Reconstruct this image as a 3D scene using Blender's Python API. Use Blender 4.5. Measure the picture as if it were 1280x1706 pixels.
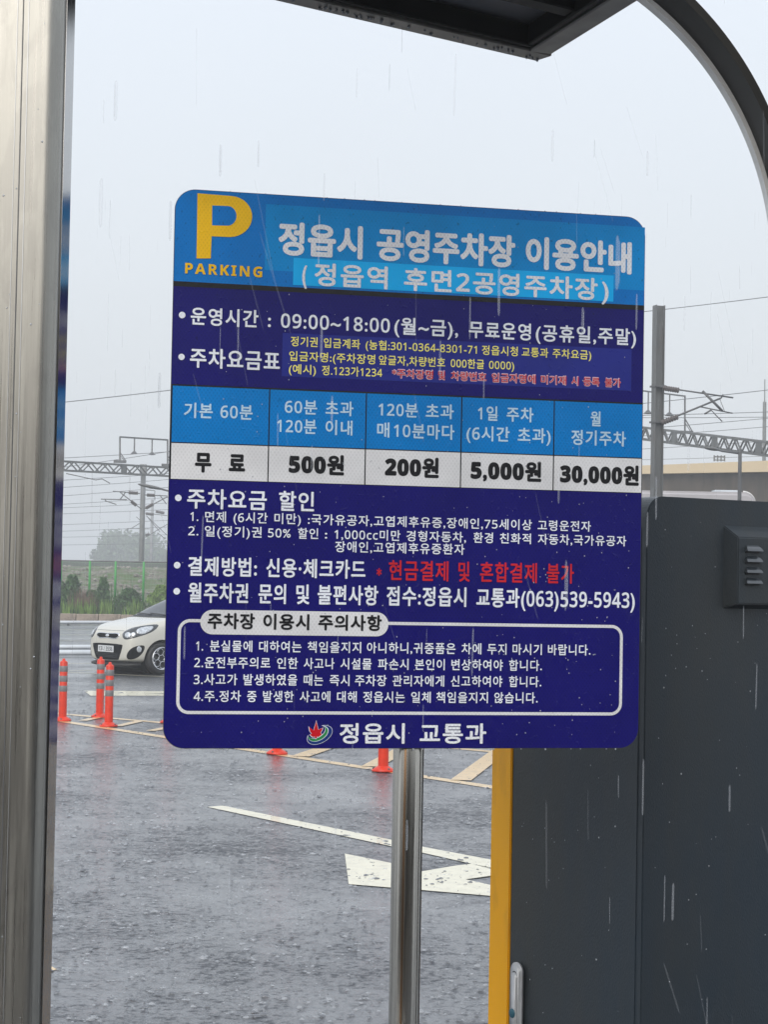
import bpy, bmesh, math, random
from mathutils import Vector, Matrix
from mathutils.bvhtree import BVHTree

random.seed(7)
scene = bpy.context.scene
for o in list(bpy.data.objects):
    bpy.data.objects.remove(o)
col = scene.collection
R = math.radians

# ------------------------------------------------------------------ camera
F = 3200.0                       # focal length in pixels of the 1706 px tall photograph
EYE = 1.7
ROLL, PITCH = 0.0185, math.atan(119 / F)
_c, _s = math.cos(ROLL), math.sin(ROLL)
EX = Vector((1, 0, 0)); UP0 = Vector((0, -math.sin(PITCH), math.cos(PITCH))); FW = Vector((0, math.cos(PITCH), math.sin(PITCH)))
RIGHT = EX * _c + UP0 * _s
UPV = UP0 * _c - EX * _s
CAM = Vector((0, 0, EYE))
cam_d = bpy.data.cameras.new('camera')
cam_d.sensor_fit = 'VERTICAL'; cam_d.sensor_height = 36; cam_d.lens = 36 * F / 1706
cam_d.clip_start = 0.05; cam_d.clip_end = 3000
cam = bpy.data.objects.new('camera', cam_d); col.objects.link(cam)
cam.matrix_world = Matrix.Translation(CAM) @ Matrix((RIGHT, UPV, -FW)).transposed().to_4x4()
scene.camera = cam

# ------------------------------------------------------------------ sky and sun
SUN_EL, SUN_AZ = 34, 200
w = bpy.data.worlds.new('World'); scene.world = w; w.use_nodes = True
nt = w.node_tree; nd = nt.nodes; bg = nd['Background']
sky = nd.new('ShaderNodeTexSky'); sky.sky_type = 'NISHITA'; sky.sun_disc = False
sky.sun_elevation = R(SUN_EL); sky.sun_rotation = R(SUN_AZ); sky.air_density = 2; sky.dust_density = 6
tc = nd.new('ShaderNodeTexCoord'); sx = nd.new('ShaderNodeSeparateXYZ')
nt.links.new(tc.outputs['Generated'], sx.inputs[0])
rmp = nd.new('ShaderNodeValToRGB')
rmp.color_ramp.elements[0].position = 0.0; rmp.color_ramp.elements[0].color = (.66, .70, .74, 1)
rmp.color_ramp.elements[1].position = 0.3; rmp.color_ramp.elements[1].color = (.78, .835, .92, 1)
nt.links.new(sx.outputs['Z'], rmp.inputs[0])
nz = nd.new('ShaderNodeTexNoise'); nz.inputs['Scale'].default_value = 2.2; nz.inputs['Detail'].default_value = 3
nt.links.new(tc.outputs['Generated'], nz.inputs['Vector'])
mr = nd.new('ShaderNodeMapRange'); mr.inputs[3].default_value = 8.8; mr.inputs[4].default_value = 9.6
nt.links.new(nz.outputs[0], mr.inputs[0])
vm = nd.new('ShaderNodeVectorMath'); vm.operation = 'SCALE'
nt.links.new(rmp.outputs[0], vm.inputs[0]); nt.links.new(mr.outputs[0], vm.inputs['Scale'])
mx = nd.new('ShaderNodeMix'); mx.data_type = 'RGBA'; mx.inputs[0].default_value = 0.88
nt.links.new(sky.outputs[0], mx.inputs[6]); nt.links.new(vm.outputs[0], mx.inputs[7])
nt.links.new(mx.outputs[2], bg.inputs[0]); bg.inputs[1].default_value = 0.1

sd = bpy.data.lights.new('sun', 'SUN'); sd.energy = 1.5; sd.angle = R(50); sd.color = (1, .97, .93)
sun = bpy.data.objects.new('sun', sd); col.objects.link(sun)
_a, _e = R(SUN_AZ), R(SUN_EL)
sun.rotation_euler = Vector((math.sin(_a) * math.cos(_e), math.cos(_a) * math.cos(_e), math.sin(_e))).to_track_quat('Z', 'Y').to_euler()

scene.view_settings.view_transform = 'Standard'; scene.view_settings.look = 'None'
scene.view_settings.gamma = 1; scene.view_settings.exposure = 0.36
scene.view_settings.use_curve_mapping = False
scene.render.engine = 'CYCLES'
scene.cycles.use_denoising = True
scene.cycles.max_bounces = 8; scene.cycles.volume_bounces = 2
scene.cycles.transparent_max_bounces = 16
scene.cycles.caustics_reflective = False; scene.cycles.caustics_refractive = False

# ------------------------------------------------------------------ measuring helpers
def ray(px, py):
    return RIGHT * ((px - 640) / F) + UPV * ((853 - py) / F) + FW
def at(px, py, y):                 # the place seen at a photo pixel, y metres ahead
    d = ray(px, py); return CAM + d * (y / d.y)
def ground(px, py, z=0.0):
    d = ray(px, py); return CAM + d * ((z - EYE) / d.z)
def level(px, py, z):
    return ground(px, py, z)

# ------------------------------------------------------------------ materials
def mat(name, color, rough=.5, metal=0.0, var=0.0, scale=20, bump=0.0, bscale=60, spec=.5, coat=0.0, stretch=None,
        alpha=1.0, dirt=None, dirt_scale=4, dirt_pos=(.5, .7), rvar=0.0, emis=None):
    m = bpy.data.materials.new(name); m.use_nodes = True
    t = m.node_tree; n = t.nodes; b = n['Principled BSDF']
    c = tuple(color) + (1,)
    b.inputs['Base Color'].default_value = c; b.inputs['Roughness'].default_value = rough
    b.inputs['Metallic'].default_value = metal; b.inputs['Specular IOR Level'].default_value = spec
    b.inputs['Coat Weight'].default_value = coat; b.inputs['Coat Roughness'].default_value = .06
    b.inputs['Alpha'].default_value = alpha
    if emis:
        b.inputs['Emission Color'].default_value = tuple(emis) + (1,); b.inputs['Emission Strength'].default_value = 1
    co = n.new('ShaderNodeTexCoord'); mp = n.new('ShaderNodeMapping')
    t.links.new(co.outputs['Object'], mp.inputs[0])
    if stretch: mp.inputs['Scale'].default_value = stretch
    last = None
    if var or rvar:
        z = n.new('ShaderNodeTexNoise'); z.inputs['Scale'].default_value = scale; z.inputs['Detail'].default_value = 6
        t.links.new(mp.outputs[0], z.inputs['Vector'])
        r = n.new('ShaderNodeValToRGB'); e = r.color_ramp.elements
        e[0].position = .3; e[1].position = .7
        e[0].color = tuple(max(0, v * (1 - var)) for v in color) + (1,); e[1].color = tuple(min(1, v * (1 + var)) for v in color) + (1,)
        t.links.new(z.outputs[0], r.inputs[0]); last = r.outputs[0]
        if rvar:
            q = n.new('ShaderNodeMapRange'); q.inputs[3].default_value = max(.02, rough - rvar); q.inputs[4].default_value = rough + rvar
            q.inputs[1].default_value = .3; q.inputs[2].default_value = .7
            t.links.new(z.outputs[0], q.inputs[0]); t.links.new(q.outputs[0], b.inputs['Roughness'])
    if dirt:
        z = n.new('ShaderNodeTexNoise'); z.inputs['Scale'].default_value = dirt_scale; z.inputs['Detail'].default_value = 8
        z.inputs['Roughness'].default_value = .65
        t.links.new(mp.outputs[0], z.inputs['Vector'])
        r = n.new('ShaderNodeMapRange'); r.inputs[1].default_value = dirt_pos[0]; r.inputs[2].default_value = dirt_pos[1]
        t.links.new(z.outputs[0], r.inputs[0])
        k = n.new('ShaderNodeMix'); k.data_type = 'RGBA'; k.inputs[6].default_value = c; k.inputs[7].default_value = tuple(dirt) + (1,)
        if last: t.links.new(last, k.inputs[6])
        t.links.new(r.outputs[0], k.inputs[0]); last = k.outputs[2]
    if last: t.links.new(last, b.inputs['Base Color'])
    if bump:
        z = n.new('ShaderNodeTexNoise'); z.inputs['Scale'].default_value = bscale; z.inputs['Detail'].default_value = 5
        t.links.new(mp.outputs[0], z.inputs['Vector'])
        u = n.new('ShaderNodeBump'); u.inputs['Strength'].default_value = bump; u.inputs['Distance'].default_value = .01
        t.links.new(z.outputs[0], u.inputs['Height']); t.links.new(u.outputs[0], b.inputs['Normal'])
    return m

def wet_ground_material():
    m = bpy.data.materials.new('wet_asphalt'); m.use_nodes = True
    t = m.node_tree; n = t.nodes; b = n['Principled BSDF']; L = t.links.new
    g = n.new('ShaderNodeNewGeometry')
    def noise(scale, detail=4, rough=.55, vec=None):
        z = n.new('ShaderNodeTexNoise'); z.inputs['Scale'].default_value = scale; z.inputs['Detail'].default_value = detail
        z.inputs['Roughness'].default_value = rough
        L(vec or g.outputs['Position'], z.inputs['Vector']); return z.outputs[0]
    def rng(v, a, bb, c, d):
        q = n.new('ShaderNodeMapRange'); q.inputs[1].default_value = a; q.inputs[2].default_value = bb
        q.inputs[3].default_value = c; q.inputs[4].default_value = d; L(v, q.inputs[0]); return q.outputs[0]
    def math_(op, a, bb):
        q = n.new('ShaderNodeMath'); q.operation = op
        for i, v in enumerate((a, bb)):
            if isinstance(v, (int, float)): q.inputs[i].default_value = v
            else: L(v, q.inputs[i])
        return q.outputs[0]
    grain = noise(140, 3); patch = noise(.55, 4); mid = noise(3.5, 5, .65)
    cr = n.new('ShaderNodeValToRGB'); cr.color_ramp.elements[0].color = (.030, .034, .042, 1); cr.color_ramp.elements[1].color = (.080, .086, .100, 1)
    cr.color_ramp.elements[0].position = .35; cr.color_ramp.elements[1].position = .68
    L(grain, cr.inputs[0]); L(cr.outputs[0], b.inputs['Base Color'])
    wet = math_('ADD', math_('MULTIPLY', patch, .6), math_('MULTIPLY', mid, .4))
    L(rng(wet, .38, .62, .26, .44), b.inputs['Roughness'])
    # aggregate standing proud of the water film, denser where the film is thin
    stone = noise(26, 3, .6); stone2 = noise(9, 4, .65)
    proud = math_('ADD', math_('ADD', math_('MULTIPLY', stone, .7), math_('MULTIPLY', stone2, .35)), math_('MULTIPLY', wet, .55))
    film_w = rng(proud, .79, .91, 1.0, .08)
    L(film_w, b.inputs['Coat Weight']); L(rng(proud, .79, .91, .62, .12), b.inputs['Specular IOR Level'])
    b.inputs['Coat Roughness'].default_value = .20; b.inputs['Coat IOR'].default_value = 1.65
    # rain rings: small circular ripples plus a fine chop
    vo = n.new('ShaderNodeTexVoronoi'); vo.inputs['Scale'].default_value = 9; L(g.outputs['Position'], vo.inputs['Vector'])
    ring = math_('MULTIPLY', math_('SINE', math_('MULTIPLY', vo.outputs['Distance'], 46), 0), rng(vo.outputs['Distance'], .0, .45, 1, 0))
    vo2 = n.new('ShaderNodeTexVoronoi'); vo2.inputs['Scale'].default_value = 23; L(g.outputs['Position'], vo2.inputs['Vector'])
    pit = rng(vo2.outputs['Distance'], 0, .22, 1, 0)
    h = math_('ADD', math_('MULTIPLY', ring, .35), math_('MULTIPLY', noise(38, 5, .6), 1.5))
    h = math_('ADD', h, math_('MULTIPLY', pit, .7))
    h = math_('ADD', h, math_('MULTIPLY', noise(7, 3), 2.2))
    bp = n.new('ShaderNodeBump'); bp.inputs['Distance'].default_value = .009
    L(rng(wet, .38, .62, .35, .95), bp.inputs['Strength']); L(h, bp.inputs['Height'])
    L(bp.outputs[0], b.inputs['Normal']); L(bp.outputs[0], b.inputs['Coat Normal'])
    return m

def sheeting(name, color, amt=.10, rough=.32, coat=.15, flecks=.0):
    """reflective sign film: a fine diamond weave in the film itself, wet with small drops"""
    m = bpy.data.materials.new(name); m.use_nodes = True
    t = m.node_tree; n = t.nodes; b = n['Principled BSDF']; L = t.links.new
    co = n.new('ShaderNodeTexCoord')
    b.inputs['Roughness'].default_value = rough; b.inputs['Specular IOR Level'].default_value = .22; b.inputs['Coat Weight'].default_value = coat * .5; b.inputs['Coat Roughness'].default_value = .12
    facs = []
    for ang in (35, -35):
        mp = n.new('ShaderNodeMapping'); mp.inputs['Rotation'].default_value = (0, R(ang), 0); L(co.outputs['Object'], mp.inputs[0])
        wv = n.new('ShaderNodeTexWave'); wv.bands_direction = 'X'; wv.inputs['Scale'].default_value = 46
        L(mp.outputs[0], wv.inputs['Vector']); facs.append(wv.outputs['Fac'])
    mn = n.new('ShaderNodeMath'); mn.operation = 'MULTIPLY'; L(facs[0], mn.inputs[0]); L(facs[1], mn.inputs[1])
    mk = n.new('ShaderNodeMix'); mk.data_type = 'RGBA'
    mk.inputs[6].default_value = tuple(v * (1 + amt * .4) for v in color) + (1,); mk.inputs[7].default_value = tuple(v * (1 - amt * 1.6) for v in color) + (1,)
    L(mn.outputs[0], mk.inputs[0]); last = mk.outputs[2]
    z = n.new('ShaderNodeTexNoise'); z.inputs['Scale'].default_value = 7; z.inputs['Detail'].default_value = 6; L(co.outputs['Object'], z.inputs['Vector'])
    q = n.new('ShaderNodeMapRange'); q.inputs[1].default_value = .3; q.inputs[2].default_value = .7; q.inputs[3].default_value = .9; q.inputs[4].default_value = 1.1
    L(z.outputs[0], q.inputs[0])
    sc = n.new('ShaderNodeVectorMath'); sc.operation = 'SCALE'; L(last, sc.inputs[0]); L(q.outputs[0], sc.inputs['Scale']); last = sc.outputs[0]
    if flecks:
        mp = n.new('ShaderNodeMapping'); mp.inputs['Scale'].default_value = (1, 1, .65); mp.inputs['Rotation'].default_value = (0, R(25), 0); L(co.outputs['Object'], mp.inputs[0])
        v = n.new('ShaderNodeTexNoise'); v.inputs['Scale'].default_value = 150; v.inputs['Detail'].default_value = 1; L(mp.outputs[0], v.inputs['Vector'])
        g = n.new('ShaderNodeMapRange'); g.inputs[1].default_value = .68; g.inputs[2].default_value = .74; g.inputs[3].default_value = 0; g.inputs[4].default_value = flecks
        L(v.outputs[0], g.inputs[0])
        k = n.new('ShaderNodeMix'); k.data_type = 'RGBA'; L(g.outputs[0], k.inputs[0]); L(last, k.inputs[6])
        k.inputs[7].default_value = tuple(c * .35 for c in color) + (1,); last = k.outputs[2]
    L(last, b.inputs['Base Color'])
    d = n.new('ShaderNodeTexNoise'); d.inputs['Scale'].default_value = 90; d.inputs['Detail'].default_value = 2; L(co.outputs['Object'], d.inputs['Vector'])
    r2 = n.new('ShaderNodeMapRange'); r2.inputs[1].default_value = .62; r2.inputs[2].default_value = .72; L(d.outputs[0], r2.inputs[0])
    bp = n.new('ShaderNodeBump'); bp.inputs['Strength'].default_value = .25; bp.inputs['Distance'].default_value = .002
    L(r2.outputs[0], bp.inputs['Height']); L(bp.outputs[0], b.inputs['Coat Normal']); L(bp.outputs[0], b.inputs['Normal'])
    return m

def stainless(name, base=(.50, .49, .46), rough=.2, streak=1.0, blotch=0.0, brown_line=0.0):
    m = bpy.data.materials.new(name); m.use_nodes = True
    t = m.node_tree; n = t.nodes; b = n['Principled BSDF']; L = t.links.new
    b.inputs['Metallic'].default_value = 1
    co = n.new('ShaderNodeTexCoord'); mp = n.new('ShaderNodeMapping'); mp.inputs['Scale'].default_value = (1, 1, .012); L(co.outputs['Object'], mp.inputs[0])
    z = n.new('ShaderNodeTexNoise'); z.inputs['Scale'].default_value = 170; z.inputs['Detail'].default_value = 5; z.inputs['Roughness'].default_value = .7; L(mp.outputs[0], z.inputs['Vector'])
    q = n.new('ShaderNodeValToRGB'); e = q.color_ramp.elements; e[0].position = .3; e[1].position = .7
    e[0].color = tuple(v * (1 - .35 * streak) for v in base) + (1,); e[1].color = tuple(min(1, v * (1 + .25 * streak)) for v in base) + (1,)
    L(z.outputs[0], q.inputs[0]); last = q.outputs[0]
    if blotch:
        mp2 = n.new('ShaderNodeMapping'); mp2.inputs['Scale'].default_value = (1, 1, .3); L(co.outputs['Object'], mp2.inputs[0])
        z2 = n.new('ShaderNodeTexNoise'); z2.inputs['Scale'].default_value = 34; z2.inputs['Detail'].default_value = 8; z2.inputs['Roughness'].default_value = .6; z2.inputs['Distortion'].default_value = .8
        L(mp2.outputs[0], z2.inputs['Vector'])
        g = n.new('ShaderNodeMapRange'); g.inputs[1].default_value = .47; g.inputs[2].default_value = .55; g.inputs[4].default_value = blotch; L(z2.outputs[0], g.inputs[0])
        k = n.new('ShaderNodeMix'); k.data_type = 'RGBA'; L(g.outputs[0], k.inputs[0]); L(last, k.inputs[6]); k.inputs[7].default_value = (.27, .26, .24, 1); last = k.outputs[2]
    if brown_line:  # narrow brown vertical line at this offset across the tube
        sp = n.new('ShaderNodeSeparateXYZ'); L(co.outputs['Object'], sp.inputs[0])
        a = n.new('ShaderNodeMath'); a.operation = 'SUBTRACT'; a.inputs[1].default_value = brown_line; L(sp.outputs[0], a.inputs[0])
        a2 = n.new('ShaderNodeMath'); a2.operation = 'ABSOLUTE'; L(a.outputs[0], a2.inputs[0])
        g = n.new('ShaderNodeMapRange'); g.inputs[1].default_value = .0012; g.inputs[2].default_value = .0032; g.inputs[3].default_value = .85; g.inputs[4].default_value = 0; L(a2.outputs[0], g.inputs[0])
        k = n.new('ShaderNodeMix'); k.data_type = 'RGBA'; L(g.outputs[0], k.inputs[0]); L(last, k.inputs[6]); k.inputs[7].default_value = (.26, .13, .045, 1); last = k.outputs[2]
    L(last, b.inputs['Base Color'])
    g = n.new('ShaderNodeMapRange'); g.inputs[1].default_value = .3; g.inputs[2].default_value = .7; g.inputs[3].default_value = rough * .7; g.inputs[4].default_value = rough * 1.35
    L(z.outputs[0], g.inputs[0]); L(g.outputs[0], b.inputs['Roughness'])
    bp = n.new('ShaderNodeBump'); bp.inputs['Strength'].default_value = .12; bp.inputs['Distance'].default_value = .001
    L(z.outputs[0], bp.inputs['Height']); L(bp.outputs[0], b.inputs['Normal'])
    return m

M = {}
M['asphalt'] = wet_ground_material()
M['galv_hazed'] = mat('hazed_galvanised_steel', (.34, .35, .36), .5, .1, var=.15, scale=3)  # paler steel for the far masts, distance haze put into its colour
M['cream_paint'] = mat('cream_road_paint', (.84, .60, .30), .32, var=.12, scale=9, bump=.3, bscale=120, coat=.4, dirt=(.30, .25, .19), dirt_scale=13, dirt_pos=(.54, .76))
M['white_paint'] = mat('white_road_paint', (.86, .81, .62), .32, var=.08, scale=9, bump=.3, bscale=120, coat=.4, dirt=(.52, .48, .38), dirt_scale=11, dirt_pos=(.54, .74))
M['orange'] = mat('orange_urethane', (.70, .038, .010), .35, var=.12, scale=14, dirt=(.35, .05, .03), dirt_scale=30, dirt_pos=(.6, .85))
M['band'] = mat('grey_reflective_band', (.20, .20, .21), .4, var=.1, scale=60)
M['kiosk'] = mat('slate_powder_coat', (.018, .030, .043), .42, spec=.4, dirt=(.034, .037, .036), dirt_scale=1.6, dirt_pos=(.42, .66), var=.14, scale=2.2, bump=.18, bscale=500, stretch=(1, 1, .25), rvar=.08, coat=.12)
M['louver'] = mat('slate_sky_lit', (.030, .038, .046), .28, spec=.9, coat=.7)  # kiosk paint made lighter and glossier to put sky light on the louvers
M['yellow'] = mat('amber_powder_coat', (.90, .42, .0), .38, dirt=(.62, .28, .01), dirt_scale=7, dirt_pos=(.55, .75), stretch=(1, 1, .25), var=.07, scale=5, bump=.1, bscale=300, coat=.1)
M['silver'] = mat('satin_cast_metal', (.42, .43, .44), .35, .3, var=.1, scale=40)
M['teal'] = mat('teal_plastic', (.02, .10, .14), .4)
M['black'] = mat('black_rubber', (.012, .012, .013), .5, var=.2, scale=30)
M['void'] = mat('deep_black_plastic', (.004, .004, .005), .6, spec=.12)
M['tyre'] = mat('tyre_rubber', (.018, .018, .019), .55, var=.2, scale=30, bump=.2)
M['post'] = stainless('stained_stainless', (.345, .335, .305), .30, .45, blotch=.35)
M['pole'] = stainless('polished_stainless', (.46, .44, .40), .15, 1.0, brown_line=-.0145)
M['alu_edge'] = mat('panel_edge', (.03, .03, .035), .5)
M['alu'] = mat('mill_aluminium', (.45, .46, .47), .35, .9, var=.1, scale=20)
M['mirror'] = stainless('mirror_stainless', (.25, .245, .24), .12, .5)
M['galv'] = mat('galvanised_steel', (.135, .14, .138), .5, .2, var=.2, scale=3, stretch=(1, 1, .2), dirt=(.11, .10, .09), dirt_scale=5)
M['galv_dark'] = mat('weathered_steel', (.11, .112, .115), .5, .2, var=.15, scale=4)
M['wire'] = mat('overhead_wire', (.16, .165, .18), .5)
M['insul'] = mat('brown_insulator', (.10, .085, .08), .4)
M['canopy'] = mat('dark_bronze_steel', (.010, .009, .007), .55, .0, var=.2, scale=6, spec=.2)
M['canopy_rim'] = mat('wet_bronze_rim', (.24, .22, .19), .35, .2, var=.3, scale=8, dirt=(.24, .20, .14), dirt_scale=6, dirt_pos=(.6, .75))
M['canopy_panel'] = mat('grey_soffit', (.42, .43, .45), .45, var=.15, scale=4)
M['lip'] = mat('pale_arch_lip', (.82, .82, .80), .35, .1, var=.15, scale=9)
M['car'] = mat('cream_car_paint', (.60, .585, .52), .22, var=.02, scale=2, coat=.9)
M['glass'] = mat('car_glass', (.018, .024, .034), .05, 0, spec=.45, coat=0)
M['chrome'] = mat('chrome', (.75, .76, .78), .12, 1)
M['lamp_glass'] = mat('clear_lamp_lens', (.62, .65, .68), .12, .5, var=.35, scale=30, coat=1)
M['lamp_dark'] = mat('lamp_housing', (.05, .055, .06), .15, .4, coat=1)
M['plate'] = mat('plate_white', (.68, .70, .72), .4)
M['plate_ink'] = mat('plate_ink', (.03, .035, .04), .5)
M['green'] = mat('green_fence_paint', (.06, .36, .08), .45, var=.1, scale=3)
M['concrete'] = mat('kerb_concrete', (.36, .29, .23), .7, var=.2, scale=5, dirt=(.12, .10, .08), dirt_scale=3, dirt_pos=(.45, .7))
M['pipe'] = mat('white_pipe', (.58, .62, .66), .35, var=.1, scale=3, coat=.2)
M['bank'] = mat('gravel_bank', (.17, .155, .125), .9, var=.55, scale=6, bump=.8, bscale=9, dirt=(.075, .12, .035), dirt_scale=.9, dirt_pos=(.45, .6))
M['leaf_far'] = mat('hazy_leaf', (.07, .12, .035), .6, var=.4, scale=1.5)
M['leaf'] = mat('shrub_leaf', (.040, .105, .022), .6, var=.5, scale=3)
M['leaf_light'] = mat('young_leaf', (.14, .24, .04), .6, var=.4, scale=3)
M['dry'] = mat('dry_stalk', (.16, .10, .07), .8, var=.4, scale=4)
M['bark'] = mat('bark', (.10, .075, .05), .9, var=.3, scale=12)
M['barrier'] = mat('pale_trackside_panel', (.36, .42, .39), .5, var=.1, scale=1)
M['barrier_top'] = mat('dark_cap_rail', (.12, .14, .13), .6)
M['cream_wall'] = mat('cream_cladding', (.62, .50, .33), .5, var=.05, scale=.3)
M['brown_wall'] = mat('brown_brick', (.060, .045, .032), .8, var=.45, scale=3.0, stretch=(1, 1, .18))
M['train'] = mat('pale_train_paint', (.42, .40, .41), .4, var=.08, scale=1, coat=.3)
M['dark_glass'] = mat('dark_window', (.05, .055, .06), .1, spec=.8)
M['back_wall'] = mat('station_wall', (.15, .125, .095), .7, var=.25, scale=.8)
M['water'] = mat('splash_water', (.16, .17, .19), .10, 0, alpha=.85, spec=.9, coat=.6)
M['rain'] = mat('rain_drop', (.72, .76, .82), .2, 0, alpha=.11, spec=.5)
M['water_light'] = mat('foam_water', (.62, .65, .69), .12, 0, alpha=.38, spec=.8)
M['rain_faint'] = mat('faint_rain', (.72, .76, .82), .25, 0, alpha=.035, spec=.3)
M['drop'] = mat('water_drop', (.55, .58, .62), .05, 0, alpha=.8, spec=1)

# ------------------------------------------------------------------ mesh helpers
def link(name, bm, m, parent=None, smooth=False, loc=None):
    me = bpy.data.meshes.new(name); bm.to_mesh(me); bm.free()
    for mm in (m if isinstance(m, (list, tuple)) else [m]): me.materials.append(mm)
    if smooth:
        me.polygons.foreach_set('use_smooth', [True] * len(me.polygons))
    o = bpy.data.objects.new(name, me); col.objects.link(o)
    if parent: o.parent = parent
    if loc is not None: o.location = loc
    return o
def tag(o, label=None, cat=None, group=None, kind=None):
    if label: o['label'] = label
    if cat: o['category'] = cat
    if group: o['group'] = group
    if kind: o['kind'] = kind
    return o
def empty(name, loc=(0, 0, 0), rz=0, label=None, cat=None, group=None):
    o = bpy.data.objects.new(name, None); o.empty_display_size = .1; col.objects.link(o)
    o.location = loc; o.rotation_euler = (0, 0, rz)
    return tag(o, label, cat, group)
def box(bm, c, s, mtx=None):
    r = bmesh.ops.create_cube(bm, size=1, matrix=Matrix.Translation(c) @ Matrix.Diagonal((*s, 1)))
    if mtx: bmesh.ops.transform(bm, matrix=mtx, verts=r['verts'])
    return r['verts']
def bar(bm, a, b, wd, ht=None, up=Vector((0, 0, 1))):
    a = Vector(a); b = Vector(b); ht = ht or wd; d = (b - a); L = d.length; d.normalize()
    s = d.cross(up)
    if s.length < 1e-4: s = d.cross(Vector((1, 0, 0)))
    s.normalize(); u = s.cross(d)
    mt = Matrix((s, d, u)).transposed().to_4x4(); mt.translation = (a + b) / 2
    return box(bm, (0, 0, 0), (wd, L, ht), mt)
def tube(bm, pts, r, seg=8, caps=True):
    pts = [Vector(p) for p in pts]; rings = []
    for i, p in enumerate(pts):
        d = (pts[min(i + 1, len(pts) - 1)] - pts[max(i - 1, 0)]).normalized()
        s = d.cross(Vector((0, 0, 1)))
        if s.length < 1e-3: s = Vector((1, 0, 0))
        s.normalize(); u = s.cross(d)
        rr = r[i] if isinstance(r, (list, tuple)) else r
        rings.append([bm.verts.new(p + (s * math.cos(k * 2 * math.pi / seg) + u * math.sin(k * 2 * math.pi / seg)) * rr) for k in range(seg)])
    for a, b in zip(rings, rings[1:]):
        for k in range(seg): bm.faces.new((a[k], a[(k + 1) % seg], b[(k + 1) % seg], b[k]))
    if caps: bm.faces.new(rings[0][::-1]); bm.faces.new(rings[-1])
def lathe(bm, prof, seg=24, mtx=None, closed=True):
    rings = []; vs = []
    for r, z in prof:
        ring = [bm.verts.new((r * math.cos(k * 2 * math.pi / seg), r * math.sin(k * 2 * math.pi / seg), z)) for k in range(seg)]
        rings.append(ring); vs += ring
    for a, b in zip(rings, rings[1:]):
        for k in range(seg): bm.faces.new((a[k], a[(k + 1) % seg], b[(k + 1) % seg], b[k]))
    if closed:
        bm.faces.new(rings[0][::-1]); bm.faces.new(rings[-1])
    if mtx: bmesh.ops.transform(bm, matrix=mtx, verts=vs)
    return vs
def poly_prism(bm, pts, d0, d1, axis='y'):
    """outline in (x, z) pulled from y=d0 to y=d1"""
    a = [bm.verts.new((x, d0, z)) for x, z in pts]; b = [bm.verts.new((x, d1, z)) for x, z in pts]
    bm.faces.new(a); bm.faces.new(b[::-1])
    for i in range(len(pts)):
        j = (i + 1) % len(pts); bm.faces.new((a[j], a[i], b[i], b[j]))
def rrect(x0, x1, z0, z1, r, n=8, corners=(1, 1, 1, 1)):
    out = []
    for k, (cx, cz, a0) in enumerate(((x1 - r, z0 + r, -90), (x1 - r, z1 - r, 0), (x0 + r, z1 - r, 90), (x0 + r, z0 + r, 180))):
        if corners[k]:
            for i in range(n + 1):
                a = R(a0 + 90 * i / n); out.append((cx + r * math.cos(a), cz + r * math.sin(a)))
        else:
            out.append(((x1, z0), (x1, z1), (x0, z1), (x0, z0))[k])
    return out
def flat(bm, pts, y):
    f = bm.faces.new([bm.verts.new((x, y, z)) for x, z in pts])
    return f
def recalc(bm):
    bmesh.ops.recalc_face_normals(bm, faces=bm.faces[:])
def copy_tree(o, parent=None):
    c = o.copy(); col.objects.link(c); c.parent = parent
    for ch in [k for k in bpy.data.objects if k.parent == o]: copy_tree(ch, c)
    return c

# ================================================================== SETTING
bm = bmesh.new(); S = 620
vs = [bm.verts.new(p) for p in ((-S, -S, 0), (S, -S, 0), (S, S, 0), (-S, S, 0))]; bm.faces.new(vs)
tag(link('asphalt_ground', bm, M['asphalt']), 'wet dark asphalt of the car park pitted by rain', kind='structure')

# haze: even rain-filled air round everything
bm = bmesh.new(); box(bm, (0, 0, 6.5), (1260, 1260, 15.5))
hz = bpy.data.materials.new('haze_air'); hz.use_nodes = True
hz.node_tree.nodes.remove(hz.node_tree.nodes['Principled BSDF'])
pv = hz.node_tree.nodes.new('ShaderNodeVolumePrincipled'); pv.inputs['Color'].default_value = (.93, .955, .98, 1)
pv.inputs['Density'].default_value = .0023; pv.inputs['Anisotropy'].default_value = .1
hz.node_tree.links.new(pv.outputs[0], hz.node_tree.nodes['Material Output'].inputs['Volume'])
tag(link('haze', bm, hz), 'pale rain haze filling the air', kind='stuff')

# painted markings: outlines measured on the ground
def marking(name, pts, m, label, cat='road marking', group=None):
    g = [ground(x, y) for x, y in pts]
    c = sum(g, Vector()) / len(g)
    bm = bmesh.new()
    bm.faces.new([bm.verts.new(p - c + Vector((0, 0, .004))) for p in g])
    bmesh.ops.triangulate(bm, faces=bm.faces[:])
    for f in bm.faces:
        if f.normal.z < 0: f.normal_flip()
    o = link(name, bm, m, loc=c); tag(o, label, kind='structure'); return o
def stripe(name, a, b, wd, m, label, z=.004):
    a = ground(*a); b = ground(*b); d = (b - a).normalized(); s = Vector((-d.y, d.x, 0)) * wd / 2
    c = (a + b) / 2; bm = bmesh.new(); n = 6; L = []
    for i in range(n + 1):
        p = a + (b - a) * i / n - c + Vector((0, 0, z)); L.append((bm.verts.new(p - s), bm.verts.new(p + s)))
    for (p, q), (r, t) in zip(L, L[1:]): bm.faces.new((p, r, t, q))
    recalc(bm)
    for f in bm.faces:
        if f.normal.z < 0: f.normal_flip()
    return tag(link(name, bm, m, loc=c), label, kind='structure')
CP, WP = M['cream_paint'], M['white_paint']
lowA, lowB = (60, 1195.5), (900, 1324)
stripe('edge_line', lowA, lowB, .15, CP, 'cream edge line of the hatched island nearest the sign')
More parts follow.
